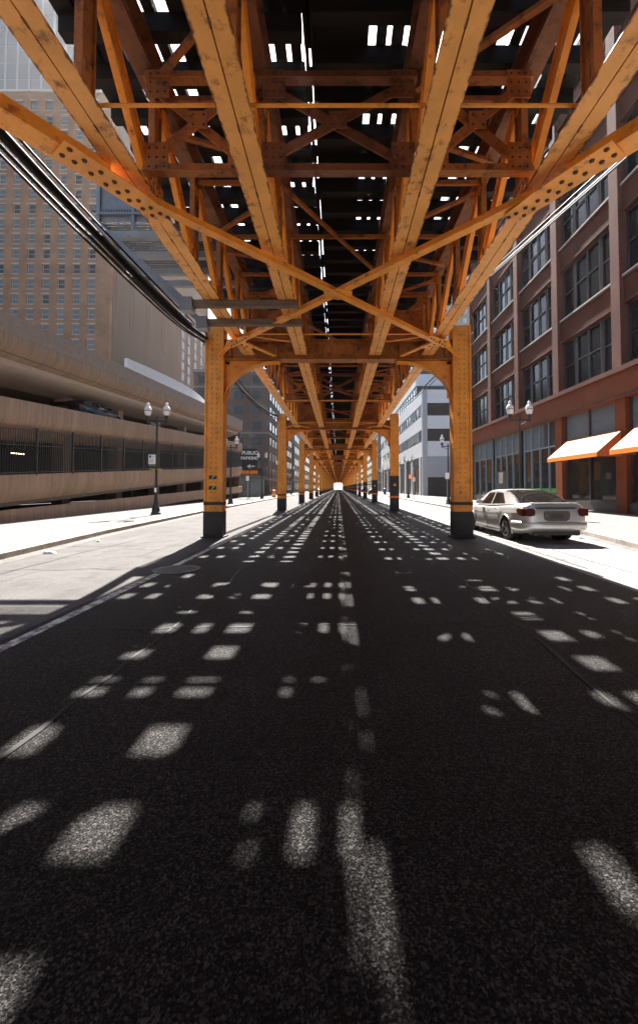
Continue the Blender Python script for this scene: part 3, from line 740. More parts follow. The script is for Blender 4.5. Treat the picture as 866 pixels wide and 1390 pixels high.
# fence above the lower parapet
rl = MB(); sl = .06
def fz(y, z): return z + sl * (y - 15.9)
y = 8.0
posts = []
while y < 55:
    rl.box(GX - .04, GX - .015, y, y + .028, fz(y, 1.95), fz(y, 3.88)); y += .125
rl.beam((GX - .03, 8, fz(8, 3.84)), (GX - .03, 55, fz(55, 3.84)), .04, .04); rl.beam((GX - .03, 8, fz(8, 3.2)), (GX - .03, 55, fz(55, 3.2)), .03, .03)
rl.beam((GX - .03, 8, fz(8, 2.06)), (GX - .03, 55, fz(55, 2.06)), .04, .04)
fr = loc(rl, 'fence', M['fence'], gar)
for i in range(20):
    y = 8.1 + i * 2.42
    q = MB(); q.box(GX - .07, GX + .01, y, y + .08, fz(y, 1.9), fz(y, 3.95)); q.build('fence_post', M['fence'], fr)
for (x, y, z, ln) in ((GX - 2.0, 15.3, 5.68, 1.3), (GX - 6, 16.6, 3.05, .9), (GX - 6, 17.6, 2.72, .7), (GX - 8, 17.3, 3.0, .8), (GX - 6, 24, 3.5, .9)):
    q = MB(); q.box(x - .06, x + .06, y, y + ln, z, z + .05); loc(q, 'ceiling_light', M['lampglow'], gar)
# pale curved wall above the roof deck
q = MB(); pts = []
for i in range(17):
    t = i / 16; y = 27 + 26 * t; pts.append((-13.9 - 2.2 * (1 - sin(pi * min(1, t * 1.0) / 2)) * 0 - 3.0 * (t ** 3), y, 10.05 + 2.6 * t - 1.0 * t ** 2))
vs = []; fs = []
for x, y, z in pts: vs += [(x, y, 8.2), (x, y, z), (x - .2, y, z), (x - .2, y, 8.2)]
for i in range(16):
    for j in range(4): fs.append((i * 4 + j, i * 4 + (j + 1) % 4, (i + 1) * 4 + (j + 1) % 4, (i + 1) * 4 + j))
q.add(vs, fs + [(0, 1, 2, 3), (64, 65, 66, 67)]); loc(q, 'pale_curved_wall', M['white_clad'], gar, smooth=True)

# ================================================================== BUILDINGS
def window_unit(w_, h_, frame, pane, sill=True, mid=True, name='window'):
    """window in the local XZ plane facing -Y, origin at its lower middle"""
    q = MB(); fw = .09 * max(1, w_ / 1.5)
    q.box(-w_ / 2, -w_ / 2 + fw, -.02, .06, 0, h_); q.box(w_ / 2 - fw, w_ / 2, -.02, .06, 0, h_)
    q.box(-w_ / 2 + fw, w_ / 2 - fw, -.02, .06, 0, fw); q.box(-w_ / 2 + fw, w_ / 2 - fw, -.02, .06, h_ - fw, h_)
    if mid: q.box(-w_ / 2 + fw, w_ / 2 - fw, -.01, .06, h_ * .5 - .04, h_ * .5 + .04)
    if sill:
        q.mi = 2; q.box(-w_ / 2 - .1, w_ / 2 + .1, -.28, .06, -.16, -.002)
        q.box(-w_ / 2 - .1, w_ / 2 + .1, -.26, .06, h_ + .002, h_ + .22)
    q.mi = 1; q.box(-w_ / 2 + fw, w_ / 2 - fw, .03, .05, fw, h_ - fw)
    return q
# --- tan brick tower
TX0, TY0 = -47.6, 85.0
tw = empty('brick_tower', (TX0, TY0, 0), label='tall tan brick tower with rows of sash windows behind the parking garage', cat='building')
cols = [-3.9 - 3.2 * i for i in range(10)]; TH = 85.4
rows = [TH - 3.9 - 3.2 * i for i in range(25)]; ww, wh = 1.45, 2.05
q = MB()
q.box(-40, 0, .32, 64, 0, TH)                                           # core
zs = TH
for r in rows + [None]:
    top = zs; bot = (r + wh) if r is not None else 0
    q.box(-40, 0, 0, .32, bot, top)
    if r is not None:
        xe = [0]
        for c in cols: xe += [c + ww / 2, c - ww / 2]
        xe.append(-40)
        for j in range(0, len(xe), 2): q.box(xe[j + 1], xe[j], 0, .32, r, r + wh)
        zs = r
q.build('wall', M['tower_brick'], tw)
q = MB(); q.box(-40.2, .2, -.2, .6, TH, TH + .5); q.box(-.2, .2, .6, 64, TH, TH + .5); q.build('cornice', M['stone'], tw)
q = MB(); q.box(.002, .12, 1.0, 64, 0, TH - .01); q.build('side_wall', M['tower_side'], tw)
for y in (2.2, 8, 9.5, 16, 17.5, 25, 26.5, 35):
    q = MB(); q.box(.12, .17, y, y + .18, 38, 70); q.build('wall_rib', M['tower_side'], tw)
wa = window_unit(ww, wh, None, None).build('window', [M['stone'], M['pane_light'], M['stone']], tw)
wb = window_unit(ww, wh, None, None).build('window', [M['stone'], M['pane'], M['stone']], tw)
first = {0: wa, 1: wb}; used = {0: False, 1: False}; rest = MB(); cnt = 0
for i, r in enumerate(rows):
    for j, c in enumerate(cols):
        if i < 17 and j < 7 and cnt < 100 and not (i > 14 and j > 3 and False):
            s_ = int(random.random() < .3)
            o = first[s_] if not used[s_] else first[s_].copy()
            if used[s_]: COL.objects.link(o); o.parent = tw
            used[s_] = True; o.location = (c, .2, r); cnt += 1
        else:
            u = window_unit(ww, wh, None, None)
            for f, mi in zip(u.f, u.m):
                rest.f.append([n + len(rest.v) for n in f]); rest.m.append(mi)
            rest.v += [(x + c, y + .2, z + r) for x, y, z in u.v]
for i in range(14):                                                       # windows at the far end of the side wall
    for y in (40, 45, 51, 57):
        z = 12 + i * 3.2
        rest.mi = 0; rest.box(.12, .2, y - .9, y + .9, z - .1, z + 2.2); rest.mi = 1; rest.box(.2, .23, y - .75, y + .75, z, z + 2.1)
o = rest.build('window', [M['stone'], M['pane_light'], M['stone']], tw); o['kind'] = 'stuff'
# --- pale tower behind it
pt = empty('pale_high_rise', (-95, 150, 0), label='pale grey high-rise with narrow vertical ribs behind the brick tower', cat='building')
q = MB(); q.box(-90, 0, 0, 40, 0, 210); q.build('wall', M['pale_tower'], pt)
pieces([(-95 - 3 - i * 4.5, -95 - 2.2 - i * 4.5, 149.9, 149.998, 20, 208) for i in range(20)], 'window_strip', M['grey_clad'], pt)
pieces([(-185, -95, 149.93, 149.997, 20 + i * 6.4, 20.15 + i * 6.4) for i in range(29)], 'floor_joint', M['grey_clad'], pt)

# --- red brick loft (right)
RX = 14.8
lo = empty('brick_loft_building', (RX, 9.0, 0), label='dark red brick loft building with tall pillars and shop windows on the right', cat='building')
PY = [9.4 + 6.1 * i for i in range(7)]; RY0, RY1 = -30.0, 46.4; RT = 27.6
q = MB(); q.box(RX + .55, RX + 18, RY0, RY1 - .2, 0, RT); loc(q, 'core_wall', M['frame_dark'], lo)
for py in PY:
    q = MB(); q.box(RX - .12, RX + .55, py - .36, py + .36, 7.8, RT); loc(q, 'pillar', M['pillar_brick'], lo, bevel=.015)
    if py < 29 or py > 45: q = MB(); q.box(RX + .0, RX + .55, py - .40, py + .40, .14, 6.3); loc(q, 'shop_pier', M['cornice'], lo, bevel=.01)
rows4 = [7.8 + 4.85 * i for i in range(4)]
q = MB()
for r in rows4:
    q.box(RX + .10, RX + .55, RY0, RY1, r + 3.35, r + 4.85)
q.box(RX - .1, RX + .55, RY0, RY1, RT, RT + 1.3)
loc(q, 'spandrel', M['red_spandrel'], lo)
q = MB()
for r in rows4:
    q.box(RX + .03, RX + .10, RY0, RY1, r + 4.62, r + 4.75); q.box(RX + .04, RX + .10, RY0, RY1, r + 3.32, r + 3.42)
loc(q, 'sill_course', M['red_brick'], lo)
q = MB(); q.box(RX - .10, RX + .55, RY0, RY1, 6.2, 7.55); loc(q, 'shop_cornice', M['cornice'], lo)
q = MB(); q.box(RX - .26, RX + .55, RY0, RY1, 7.55, 7.8); q.box(RX - .16, RX - .1, RY0, RY1, 6.2, 6.34); loc(q, 'cornice_ledge', M['red_brick'], lo)
for py in PY:
    for d in (1.6, 3.0, 4.4):
        q = MB(); q.box(RX - .106, RX - .1, py + d, py + d + .02, 6.34, 7.55); loc(q, 'cladding_joint', M['frame_dark'], lo)
def chicago_window():
    """wide middle pane between two narrow sash pairs; local Y along the facade, facing -X"""
    q = MB(); W = 5.38; H = 3.33
    fr_ = .10
    def fbox(y0, y1, z0, z1, x=.30, d=.12): q.box(x, x + d, y0, y1, z0, z1)
    q.mi = 0
    for y in (0, 1.25, 1.37, W - 1.47, W - 1.35, W - .10): fbox(y, y + fr_, 0, H)
    fbox(0, W, 0, .10, .28, .1); fbox(0, W, H - .1, H, .28, .1)
    for a, b in ((.1, 1.25), (W - 1.35 + .1, W - .1)): fbox(a, b, H * .5 - .04, H * .5 + .04, .33, .06)
    q.mi = 3
    c0, c1 = 1.47, W - 1.47
    fbox((c0 + c1) / 2 - .03, (c0 + c1) / 2 + .03, .1, H - .1, .29, .08); fbox(c0, c1, H * .52, H * .52 + .06, .29, .08)
    fbox(c0, c0 + .07, .1, H - .1, .28, .08); fbox(c1 - .07, c1, .1, H - .1, .28, .08)
    q.mi = 2; q.box(.02, .30, -.0, W, -.10, -.003)
    q.mi = 1; q.box(.40, .43, .05, W - .05, .05, H - .05)
    return q
wproto = chicago_window().build('window', [M['frame_dark'], M['pane'], M['stone'], M['frame_light']], lo)
u = False
for r in rows4:
    for py in PY[:-1]:
        o = wproto if not u else wproto.copy()
        if u: COL.objects.link(o); o.parent = lo
        u = True; o.location = (0, py + .36 - 9.0, r)
# shop fronts
def shopfront(py, kind):
    s = MB(); a, b = py + .4, py + 5.7
    s.mi = 1; s.box(RX + .34, RX + .36, a, b, .8, 4.4)
    s.mi = 2; s.box(RX + .33, RX + .35, a, b, 4.45, 6.2)
    s.mi = 0
    s.box(RX + .24, RX + .40, a, b, 4.36, 4.48); s.box(RX + .24, RX + .4, a, b, .70, .80)
    n = {0: 2, 1: 4, 2: 3}[kind]
    for i in range(n + 1):
        y = a + (b - a) * i / n; y = min(max(y, a + .05), b - .05); s.box(RX + .22, RX + .41, y - .05, y + .05, .14, 6.2)
    s.mi = 3; s.box(RX + .10, RX + .5, a, b, .14, .70)
    o = loc(s, 'shopfront', [M['frame_dark'] if kind == 0 else M['teal'], M['shop_glass'], M['shop_transom'], M['plinth'], M['green']], lo)
    return o
for i, py in enumerate(PY[:-1]): shopfront(py, (0, 0, 0, 1, 1, 2)[i])
q = MB(); q.box(RX + .31, RX + .33, 28.6, 38.8, 1.15, 1.45); loc(q, 'green_window_strip', M['green'], lo)
q = MB(); q.box(RX + .2, RX + .3, 37.0, 39.1, .16, 3.0); loc(q, 'door', M['trim'], lo)
q = MB(); q.box(RX + .18, RX + .2, 37.6, 38.5, 1.9, 2.9); loc(q, 'door_notice', M['stone'], lo)
q = MB()
for i in range(18): q.box(RX + .28, RX + .33, 28.4, 30.2, 4.5 + i * .09, 4.55 + i * .09)
loc(q, 'louvre', M['frame_dark'], lo)
for i, (a, b) in enumerate(((21.5, 26.6), (15.35, 20.5), (9.6, 14.5))):
    aw = empty('awning', (RX, a, 3.2), cat='awning', group='yellow awnings over the shop windows',
               label=('cream yellow awning beside the street lamp, the farther one', 'cream yellow awning cut by the right edge of the picture', 'cream yellow awning nearest the viewer, out of frame')[i])
    def L(mb, n, m): o = mb.build(n, m, aw); o.location = -Vector(aw.location); return o
    T0, T1 = (RX - .02, 4.47), (13.5, 3.36)
    q = MB(); q.beam((T0[0], (a + b) / 2, T0[1]), (T1[0], (a + b) / 2, T1[1]), b - a, .02, up=(1, 0, 1.1)); L(q, 'canopy', M['awning'])
    q = MB(); q.box(13.48, 13.5, a, b, 3.13, 3.35); L(q, 'valance', M['valance'])
    q = MB()
    for y in (a, b - .02): q.prism([(T0[0], 4.44), (T1[0] + .02, 3.33), (T1[0] + .02, 3.14), (T0[0], 3.14)], 1, y + .001, y + .019)
    L(q, 'side_flap', M['awn_side'])
    q = MB(); q.box(T0[0] - .04, T0[0], a, b, 4.48, 4.53); L(q, 'head_rail', M['cornice'])

# --- white banded office block beyond (right)
wf = empty('white_office_building', (14.5, 70.6, 0), label='white office block with dark ribbon windows beyond the red brick building', cat='building')
def LW(mb, n, m, e_=wf): return loc(mb, n, m, e_)
q = MB(); q.box(14.7, 40, 70.8, 140, 0, 18.2); q.box(14.7, 40, 77, 140, 18.2, 27); LW(q, 'core', M['dark_glass'])
bands = [(6.9, 9.5), (11.65, 13.9), (16.1, 18.4)]
for z0, z1 in bands:
    q = MB(); q.box(14.5, 40.2, 70.6, 140.2, z0, z1); LW(q, 'white_band', M['white_clad'])
for z0, z1 in ((20.6, 22.8), (25, 27.3)):
    q = MB(); q.box(14.5, 40.2, 76.8, 140.2, z0, z1); LW(q, 'white_band', M['white_clad'])
q = MB(); q.box(14.45, 15.3, 70.55, 71.4, 0, 18.45); LW(q, 'corner_pier', M['grey_clad'])
q = MB(); q.box(15.3, 40.1, 70.65, 70.79, 3.3, 6.9); q.box(30, 40.1, 70.65, 70.79, 0, 3.3); LW(q, 'front_wall', M['grey_clad'])
bx1 = []; bx2 = []
for z0, z1 in ((9.5, 11.65), (13.9, 16.1), (18.4, 20.6), (22.8, 25)):
    for i in range(24):
        y = 72 + i * 2.8 + (6 if z0 > 17 else 0)
        if y < 140: bx1.append((14.6, 14.7, y, y + .12, z0, z1))
        if random.random() < .45 and y < 137: bx2.append((14.66, 14.7, y + .12, y + 2.8, z0 + random.uniform(.2, 1), z1))
pieces(bx1, 'mullion', M['grey_clad'], wf); pieces(bx2, 'window_blind', M['grey_clad'], wf)
for i in range(9):
    y = 72.6 + i * 8; q = MB(); q.box(14.4, 15.2, y, y + .9, 0, 6.9); LW(q, 'ground_floor_column', M['white_clad'])
q = MB(); q.box(14.6, 14.7, 72, 140, 5.6, 6.9); LW(q, 'shop_fascia', M['frame_light'])
pieces([(14.62, 14.7, 72 + i * 2.2, 72.5 + i * 2.2, 0, 5.6) for i in range(30)], 'shopfront_mullion', M['frame_light'], wf)
q = MB(); q.box(14.3, 14.4, 80, 84, 3.3, 4.1); LW(q, 'orange_shop_sign', M['orange_cone'])

# --- further buildings
def block(name, x0, x1, y0, y1, h, m, lab, face, floors, gm='pane', frac=.5):
    e = empty(name, (x0 if face > 0 else x1, y0, 0), label=lab, cat='building')
    q = MB(); q.box(x0, x1, y0, y1, 0, h); loc(q, 'wall', M[m], e)
    fx = x1 if face > 0 else x0
    fh = h / floors
    bxs = []
    for i in range(floors):
        z0 = i * fh + fh * .28; z1 = z0 + fh * frac
        n = int((y1 - y0) / 3.4)
        for j in range(n):
            y = y0 + 1.0 + j * 3.4
            bxs.append((min(fx, fx + face * .1), max(fx, fx + face * .1), y, y + 1.7, z0, z1))
        n = int((x1 - x0) / 3.4)
        for j in range(n):
            x = x0 + 1.0 + j * 3.4; bxs.append((x, x + 1.7, y0 - .1, y0, z0, z1))
    pieces(bxs, 'window', M[gm], e)
    q = MB(); q.box(x0 - .25, x1 + .25, y0 - .25, y1 + .25, h, h + .6)
    for i in range(1, floors, 3): q.box(x0 - .14, x1 + .14, y0 - .14, y1 + .14, i * fh, i * fh + .3)
    loc(q, 'cornice', M['stone' if m == 'far_grey' else 'far_grey'], e)
    return e
block('brown_building', -27.5, -13.2, 78, 118, 23.5, 'far_brown', 'soot brown masonry block across the side street, left', 1, 8, 'pane')
block('grey_building', -34, -13, 122, 190, 22, 'far_grey', 'low grey building farther along on the left', 1, 6, 'pane')
block('brown_building', -36, -13, 195, 330, 40, 'far_brown', 'tall dark building at the far left end of the street', 1, 11, 'pane')
block('grey_building', 14.5, 40, 150, 210, 34, 'far_grey', 'tall grey building past the white office block', -1, 10, 'pane')
block('brown_building', 14.5, 40, 216, 330, 30, 'far_brown', 'brown building at the far right end of the street', -1, 9, 'pane')
block('pale_high_rise', 47, 78, 190, 230, 120, 'pale_tower', 'pale high-rise showing above the white office block, right', -1, 28, 'grey_clad')
# teal kiosk with parking sign at the end of the garage
kb = empty('shop_kiosk', (-15, 60, 0), label='low teal shop front below the public parking sign', cat='shop')
q = MB(); q.box(-24, -13.2, 60, 74, 0, 3.1); loc(q, 'wall', M['teal_shop'], kb)
q = MB(); q.box(-24.2, -12.6, 59.4, 74.2, 3.1, 3.45); loc(q, 'flat_roof', M['far_brown'], kb)
pieces([(-22.8 + i * 1.6, -21.6 + i * 1.6, 59.9, 60.0, .8, 2.6) for i in range(6)], 'window', M['pane_light'], kb)
def text_mesh(body, size, name, m, parent, loc_, rot=(R(90), 0, 0), bold=.02, align='CENTER'):
    c = bpy.data.curves.new(name, 'FONT'); c.body = body; c.size = size; c.extrude = .01; c.offset = bold; c.align_x = align
    t = bpy.data.objects.new(name, c); COL.objects.link(t)
    bpy.context.view_layer.update()
    me = bpy.data.meshes.new_from_object(t.evaluated_get(bpy.context.evaluated_depsgraph_get()))
    bpy.data.objects.remove(t)
    me.materials.clear(); me.materials.append(m)
    o = bpy.data.objects.new(name, me); COL.objects.link(o); o.parent = parent; o.location = loc_; o.rotation_euler = rot
    return o
ps = empty('parking_sign', (-11.35, 53.0, 0), label='black sign reading PUBLIC PARKING with a white arrow, on a post', cat='sign')
q = MB(); q.box(-.98, .98, -.06, .06, 3.75, 6.5); q.build('sign_board', M['sign_black'], ps)
q = MB(); q.box(-.98, .98, -.05, .05, 3.3, 3.7); q.build('lower_strip', M['valance'], ps)
text_mesh('PUBLIC', .62, 'lettering', M['white'], ps, (0, -.07, 5.78))
text_mesh('PARKING', .54, 'lettering', M['white'], ps, (0, -.07, 5.12))
q = MB(); q.beam((-.1, -.07, 4.25), (.65, -.07, 4.25), .14, .01, up=(0, 1, 0)); q.prism([(-.35, 4.25), (.05, 4.53), (.05, 3.97)], 1, -.075, -.062); q.build('arrow', M['white'], ps)
q = MB(); q.tube([(0, .0, 0.1), (0, 0, 3.76)], .07, 8); q.build('post', M['dark_steel'], ps)

# ================================================================== STREET LAMPS
def lamp():
    e = empty('street_lamp')
    q = MB(); q.lathe([(.24, 0), (.24, .10), (.20, .13), (.19, .30), (.15, .38), (.12, .55), (.13, .60), (.10, .66), (.075, .9)], n=12); q.build('base', M['lamp_green'], e, smooth=True)
    q = MB(); q.lathe([(.075, .9), (.06, 2.5), (.048, 4.7), (.06, 4.74), (.05, 4.9), (.02, 5.0)], n=10); q.build('pole', M['lamp_green'], e, smooth=True)
    q = MB(); q.beam((-.52, 0, 4.72), (.52, 0, 4.72), .05, .07)
    q.beam((-.4, 0, 4.68), (0, 0, 4.45), .03, .035); q.beam((.4, 0, 4.68), (0, 0, 4.45), .03, .035)
    for s_ in (-1, 1):
        q.lathe([(.03, 4.6), (.05, 4.66), (.04, 4.78), (.09, 4.86), (.10, 4.98), (.12, 5.01)], (s_ * .48, 0, 0), 10)
    q.build('crossarm', M['lamp_green'], e)
    for s_ in (-1, 1):
        q = MB(); q.lathe([(.11, 5.01), (.145, 5.10), (.175, 5.23), (.18, 5.30), (.165, 5.39), (.12, 5.47), (.07, 5.51), (.065, 5.55), (.085, 5.58), (.06, 5.66), (.015, 5.70)], (s_ * .48, 0, 0), 16)
        gl = q.build('globe', M['globe'], e, smooth=True)
        q = MB(); q.lathe([(.181, 5.245), (.186, 5.255), (.186, 5.27), (.181, 5.28)], (s_ * .48, 0, 0), 16); q.build('band', M['lamp_green'], gl)
        q = MB(); q.lathe([(.02, 5.69), (.018, 5.73), (.004, 5.82)], (s_ * .48, 0, 0), 8); q.build('finial', M['lamp_green'], gl)
    return e
lp = lamp(); first_used = False
LL = [(-9.2, 20.9), (-9.0, 34.6), (-9.3, 50.5), (-9.3, 66), (-9.3, 82), (-9.3, 98), (-9.3, 114), (-9.3, 132)]
RL = [(9.05, 20.5), (8.95, 33.6), (9.05, 53.4), (9.1, 64), (9.1, 80), (9.1, 96), (9.1, 112), (9.1, 130)]
LAB = ['nearest twin globe street lamp on the left sidewalk, carrying a small white sign', 'second twin globe lamp on the left, just right of the near column', 'third twin globe lamp on the left, beside the black parking sign',
       'twin globe street lamp behind the silver car', 'twin globe lamp half hidden by the nearest right column', 'twin globe lamp in front of the white office block']
for i, (x, y) in enumerate(LL + RL):
    e = lp if not first_used else copy_tree(lp); first_used = True
    e.location = (x, y, .15)
    side = i >= len(LL); j = i - len(LL) if side else i
    e['category'] = 'street lamp'; e['group'] = 'twin globe street lamps along both kerbs'
    e['label'] = LAB[j + (3 if side else 0)] if j < 3 else ('distant twin globe lamp along the right kerb' if side else 'distant twin globe lamp along the left kerb')
ns = empty('parking_notice', (-9.2, 20.9, .15), label='small white parking notice on the nearest left lamp pole', cat='sign')
q = MB(); q.box(-.37, -.02, -.10, -.085, 2.55, 3.02); nb = q.build('notice_board', M['white'], ns)
q = MB(); q.lathe([(.065, 0), (.065, .004)], (0, 0, 0), 14); o = q.build('blue_disc', M['blue'], nb); o.location = (-.28, -.10, 2.92); o.rotation_euler = (R(90), 0, 0)
q = MB()
for i in range(4): q.box(-.34, -.08 - .04 * (i % 2), -.106, -.101, 2.62 + i * .055, 2.64 + i * .055)
q.box(-.19, -.06, -.106, -.101, 2.9, 2.93); q.build('printed_lines', M['grey_clad'], nb)
q = MB(); q.box(-.36, -.02, -.10, -.085, 2.46, 2.52); q.build('green_strip', M['teal'], ns)
q = MB(); q.beam((-.28, -.02, 2.28), (.28, -.02, 2.28), .03, .04); q.build('ladder_rest', M['yellow'], ns)
q = MB(); q.box(-.055, .055, -.085, -.075, 1.12, 1.34); q.build('white_sticker', M['white'], ns)
ns = empty('pole_sticker', (9.05, 20.5, .15), label='white rectangular sticker on the lamp pole behind the silver car', cat='sticker')
q = MB(); q.box(-.09, .09, -.10, -.085, 1.05, 1.3); q.build('sticker_face', M['white'], ns)
# thin sign poles
for x, y, lab in ((-9.2, 42, 'thin grey sign pole near the left kerb beyond the second lamp'), (8.7, 33, 'thin sign pole near the right kerb beside the half hidden lamp'), (8.6, 47, 'thin sign pole on the right before the white office block')):
    e = empty('sign_pole', (x, y, .15), label=lab, cat='sign')
    q = MB(); q.tube([(0, 0, 0), (0, 0, 2.6)], .03, 6); q.build('post', M['grey_steel'], e)
    q = MB(); q.box(-.16, .16, -.035, -.03, 2.05, 2.55); q.build('sign_plate', M['white'], e)
e = empty('marker_post', (8.45, 30.5, .15), label='yellow and black marker post beside the nearest right column', cat='post')
q = MB(); q.box(-.09, .09, -.06, .06, 0.5, 1.6); q.build('yellow_sleeve', M['yellow'], e); q = MB(); q.lathe([(.22, 0), (.2, .1), (.08, .25), (.06, .5)], n=10); q.build('base', M['black_paint'], e)

# ================================================================== CARS
def car(paint, name='parked_car'):
    """sedan 5.0 m long, local +Y forward, rear bumper at y=0, centre x=0"""
    root = empty(name); Wd, Ln = .94, 5.0
    def ip(t, pts):
        for (a, va), (b, vb) in zip(pts, pts[1:]):
            if t <= b:
                f = 0 if b == a else max(0, (t - a) / (b - a)); f = f * f * (3 - 2 * f) * .5 + f * .5
                return va + (vb - va) * f
        return pts[-1][1]
    deckz = [(0, .84), (.04, 1.0), (.12, 1.075), (.22, 1.075), (.9, 1.05), (2.5, .97), (3.6, .95), (4.5, .80), (4.85, .68), (5.0, .50)]
    halfw = [(0, .66), (.06, .80), (.20, .88), (.7, .925), (2.5, .94), (4.2, .915), (4.7, .84), (4.9, .72), (5.0, .60)]
    botz = [(0, .36), (.10, .30), (.5, .24), (1.0, .20), (4.2, .20), (4.8, .24), (5.0, .32)]
    NY = 200; ys = [Ln * i / NY for i in range(NY + 1)]
    def section(y):
        w_ = ip(y, halfw); dz = ip(y, deckz); bz = ip(y, botz)
        tail = max(0, 1 - y / .5)
        pts = [(0, bz)]
        for a in (.3, .6, .85): pts.append((w_ * a, bz))
        pts += [(w_ * .955, bz + .03)]
        H = dz - bz
        for t in [i / 22 for i in range(1, 22)]:
            z = bz + .03 + (H - .1) * t
            bulge = 1 - .075 * abs((t - .48) / .52) ** 2.4
            crease = .010 * math.exp(-((t - .74) / .035) ** 2)
            pts.append((w_ * (bulge + crease), z))
        for a, dd in ((.88, .055), (.84, .03), (.78, .012), (.6, .0), (.3, -.004)): pts.append((w_ * a, dz - dd))
        pts.append((0, dz + .006))
        return pts
    AX = [1.08, 3.90]; WR = .335
    b = MB(); secs = [section(y) for y in ys]; K = len(secs[0])
    vs = []
    for y, sc in zip(ys, secs):
        for x, z in sc: vs.append((x, y, z))
    n0 = len(vs)
    for y, sc in zip(ys, secs):
        for x, z in sc: vs.append((-x, y, z))
    fs = []
    for i in range(NY):
        for j in range(K - 1):
            cy = (ys[i] + ys[i + 1]) / 2; cx = (secs[i][j][0] + secs[i][j + 1][0]) / 2; cz = (secs[i][j][1] + secs[i][j + 1][1]) / 2
            if cx > .60 and any((cy - a) ** 2 + (cz - .335) ** 2 < .375 ** 2 for a in AX): continue
            q0 = (i * K + j, (i + 1) * K + j, (i + 1) * K + j + 1, i * K + j + 1)
            fs.append(q0); fs.append(tuple(n0 + k for k in reversed(q0)))
    fs.append(tuple(range(K)) + tuple(n0 + k for k in reversed(range(K)))); e_ = NY * K
    fs.append(tuple(e_ + k for k in range(K)) + tuple(n0 + e_ + k for k in reversed(range(K))))
    b.add(vs, fs)
    body = b.build('body', paint, root, smooth=True)
    # arch lips and wheel wells
    for a in AX:
        for s_ in (-1, 1):
            l = MB(); N = 26
            w_ = ip(a, halfw)
            pts = [(s_ * (w_ * (1 - .075 * abs(((.335 + .385 * sin(t) - .23) / .75 - .48) / .52) ** 2.4) + .004), a + .385 * cos(t), .335 + .385 * sin(t)) for t in [-.30 + (pi + .6) * i / N for i in range(N + 1)]]
            l.tube(pts, .02, 8); l.build('arch_lip', paint, body, smooth=True)
            l = MB(); l.prism([(a + .375 * cos(2 * pi * i / 20), .335 + .375 * sin(2 * pi * i / 20)) for i in range(20)], 0, *sorted((s_ * .55, s_ * .60)))
            l.build('wheel_well', M['trim'], body)
    # greenhouse: side outline (y, z) at belt and roof, tumblehome
    rear_b, rear_r, fr_r, fr_b = .52, 1.80, 2.75, 3.80
    def top(y):
        if y < rear_r: t = (y - rear_b) / (rear_r - rear_b); return 1.05 + (1.435 - 1.05) * sin(max(0, t) * pi / 2) ** 1.0
        if y > fr_r: t = (fr_b - y) / (fr_b - fr_r); return .95 + (1.43 - .95) * sin(max(0, t) * pi / 2) ** .92
        return 1.435 + .02 * sin(pi * (y - rear_r) / (fr_r - rear_r))
    GY, GV = 90, 20
    gv = {}; cab = MB(); win = MB(); grid = []
    for i in range(GY + 1):
        y = rear_b + (fr_b - rear_b) * i / GY; tz = top(y); bz = ip(y, deckz) - .03
        row = []
        for j in range(GV + 1):
            th = j / GV
            if th < .55:
                u = th / .55; z = bz + (tz - .055 - bz) * u; x = .84 - .205 * u * min(1, max(0.0, (tz - bz) / .40)) - .04 * abs(y - 2.2) ** 2 * .35 * (1)
            else:
                u = (th - .55) / .45; xe = .84 - .205 * min(1, max(0, (tz - bz) / .40)) - .04 * abs(y - 2.2) ** 2 * .35
                ang = u * pi / 2; x = xe * cos(ang) ** .55 if u < 1 else 0; z = tz - .055 + .055 * sin(ang) ** .8
            row.append((x, y, z))
        grid.append(row)
    def is_glass(i, j):
        y = rear_b + (fr_b - rear_b) * (i + .5) / GY; th = (j + .5) / GV; tz = top(y)
        if th < .53:      # side
            u = th / .55
            lo_ = .10; hi_ = .90
            if u < lo_ or u > hi_: return False
            zf = u
            yl = 1.22 + .62 * zf; yr = 3.52 - .72 * zf
            if y < yl or y > yr: return False
            if abs(y - 2.32) < .035: return False
            return True
        if y < rear_r - .05 and y > rear_b + .06: return th > .60
        if y > fr_r + .05 and y < fr_b - .04: return th > .60
        return False
    for sgn in (1, -1):
        for mb, want in ((cab, False), (win, True)):
            vs = [(sgn * x, y, z) for row in grid for x, y, z in row]; fs = []
            for i in range(GY):
                for j in range(GV):
                    if is_glass(i, j) == want:
                        f = (i * (GV + 1) + j, (i + 1) * (GV + 1) + j, (i + 1) * (GV + 1) + j + 1, i * (GV + 1) + j + 1)
                        fs.append(f)
            mb.add(vs, fs)
    cab.build('cabin', paint, root, smooth=True)
    win.build('windows', M['car_glass'], root, smooth=True)
    # rear details
    for s_ in (-1, 1):
        t = MB()
        t.prism([(s_ * a, z) for a, z in ((.56, .74), (.57, .88), (.62, .955), (.80, .95), (.86, .77), (.72, .735))], 1, .0, .085)
        xs = sorted((s_ * .80, s_ * .905)); t.prism([(.07, .74), (.08, .94), (.28, .955), (.44, .89), (.30, .765)], 0, *xs)
        t.build('tail_light', M['tail'], root, bevel=.02)
        h = MB(); h.prism([(s_ * a, z) for a, z in ((.42, .50), (.42, .62), (.74, .68), (.76, .55))], 1, 4.86, 4.97); h.build('headlight', M['headlight'], root, bevel=.015)
    q = MB(); q.prism([(a, z) for a, z in ((-.34, .66), (-.36, .80), (-.33, .875), (.33, .875), (.36, .80), (.34, .66), (.24, .615), (-.24, .615))], 1, -.012, .06); pl = q.build('plate_panel', M['plate'], root, bevel=.008)
    q = MB(); q.box(-.17, .17, -.020, -.014, .68, .80); q.build('licence_plate', M['trim'], pl)
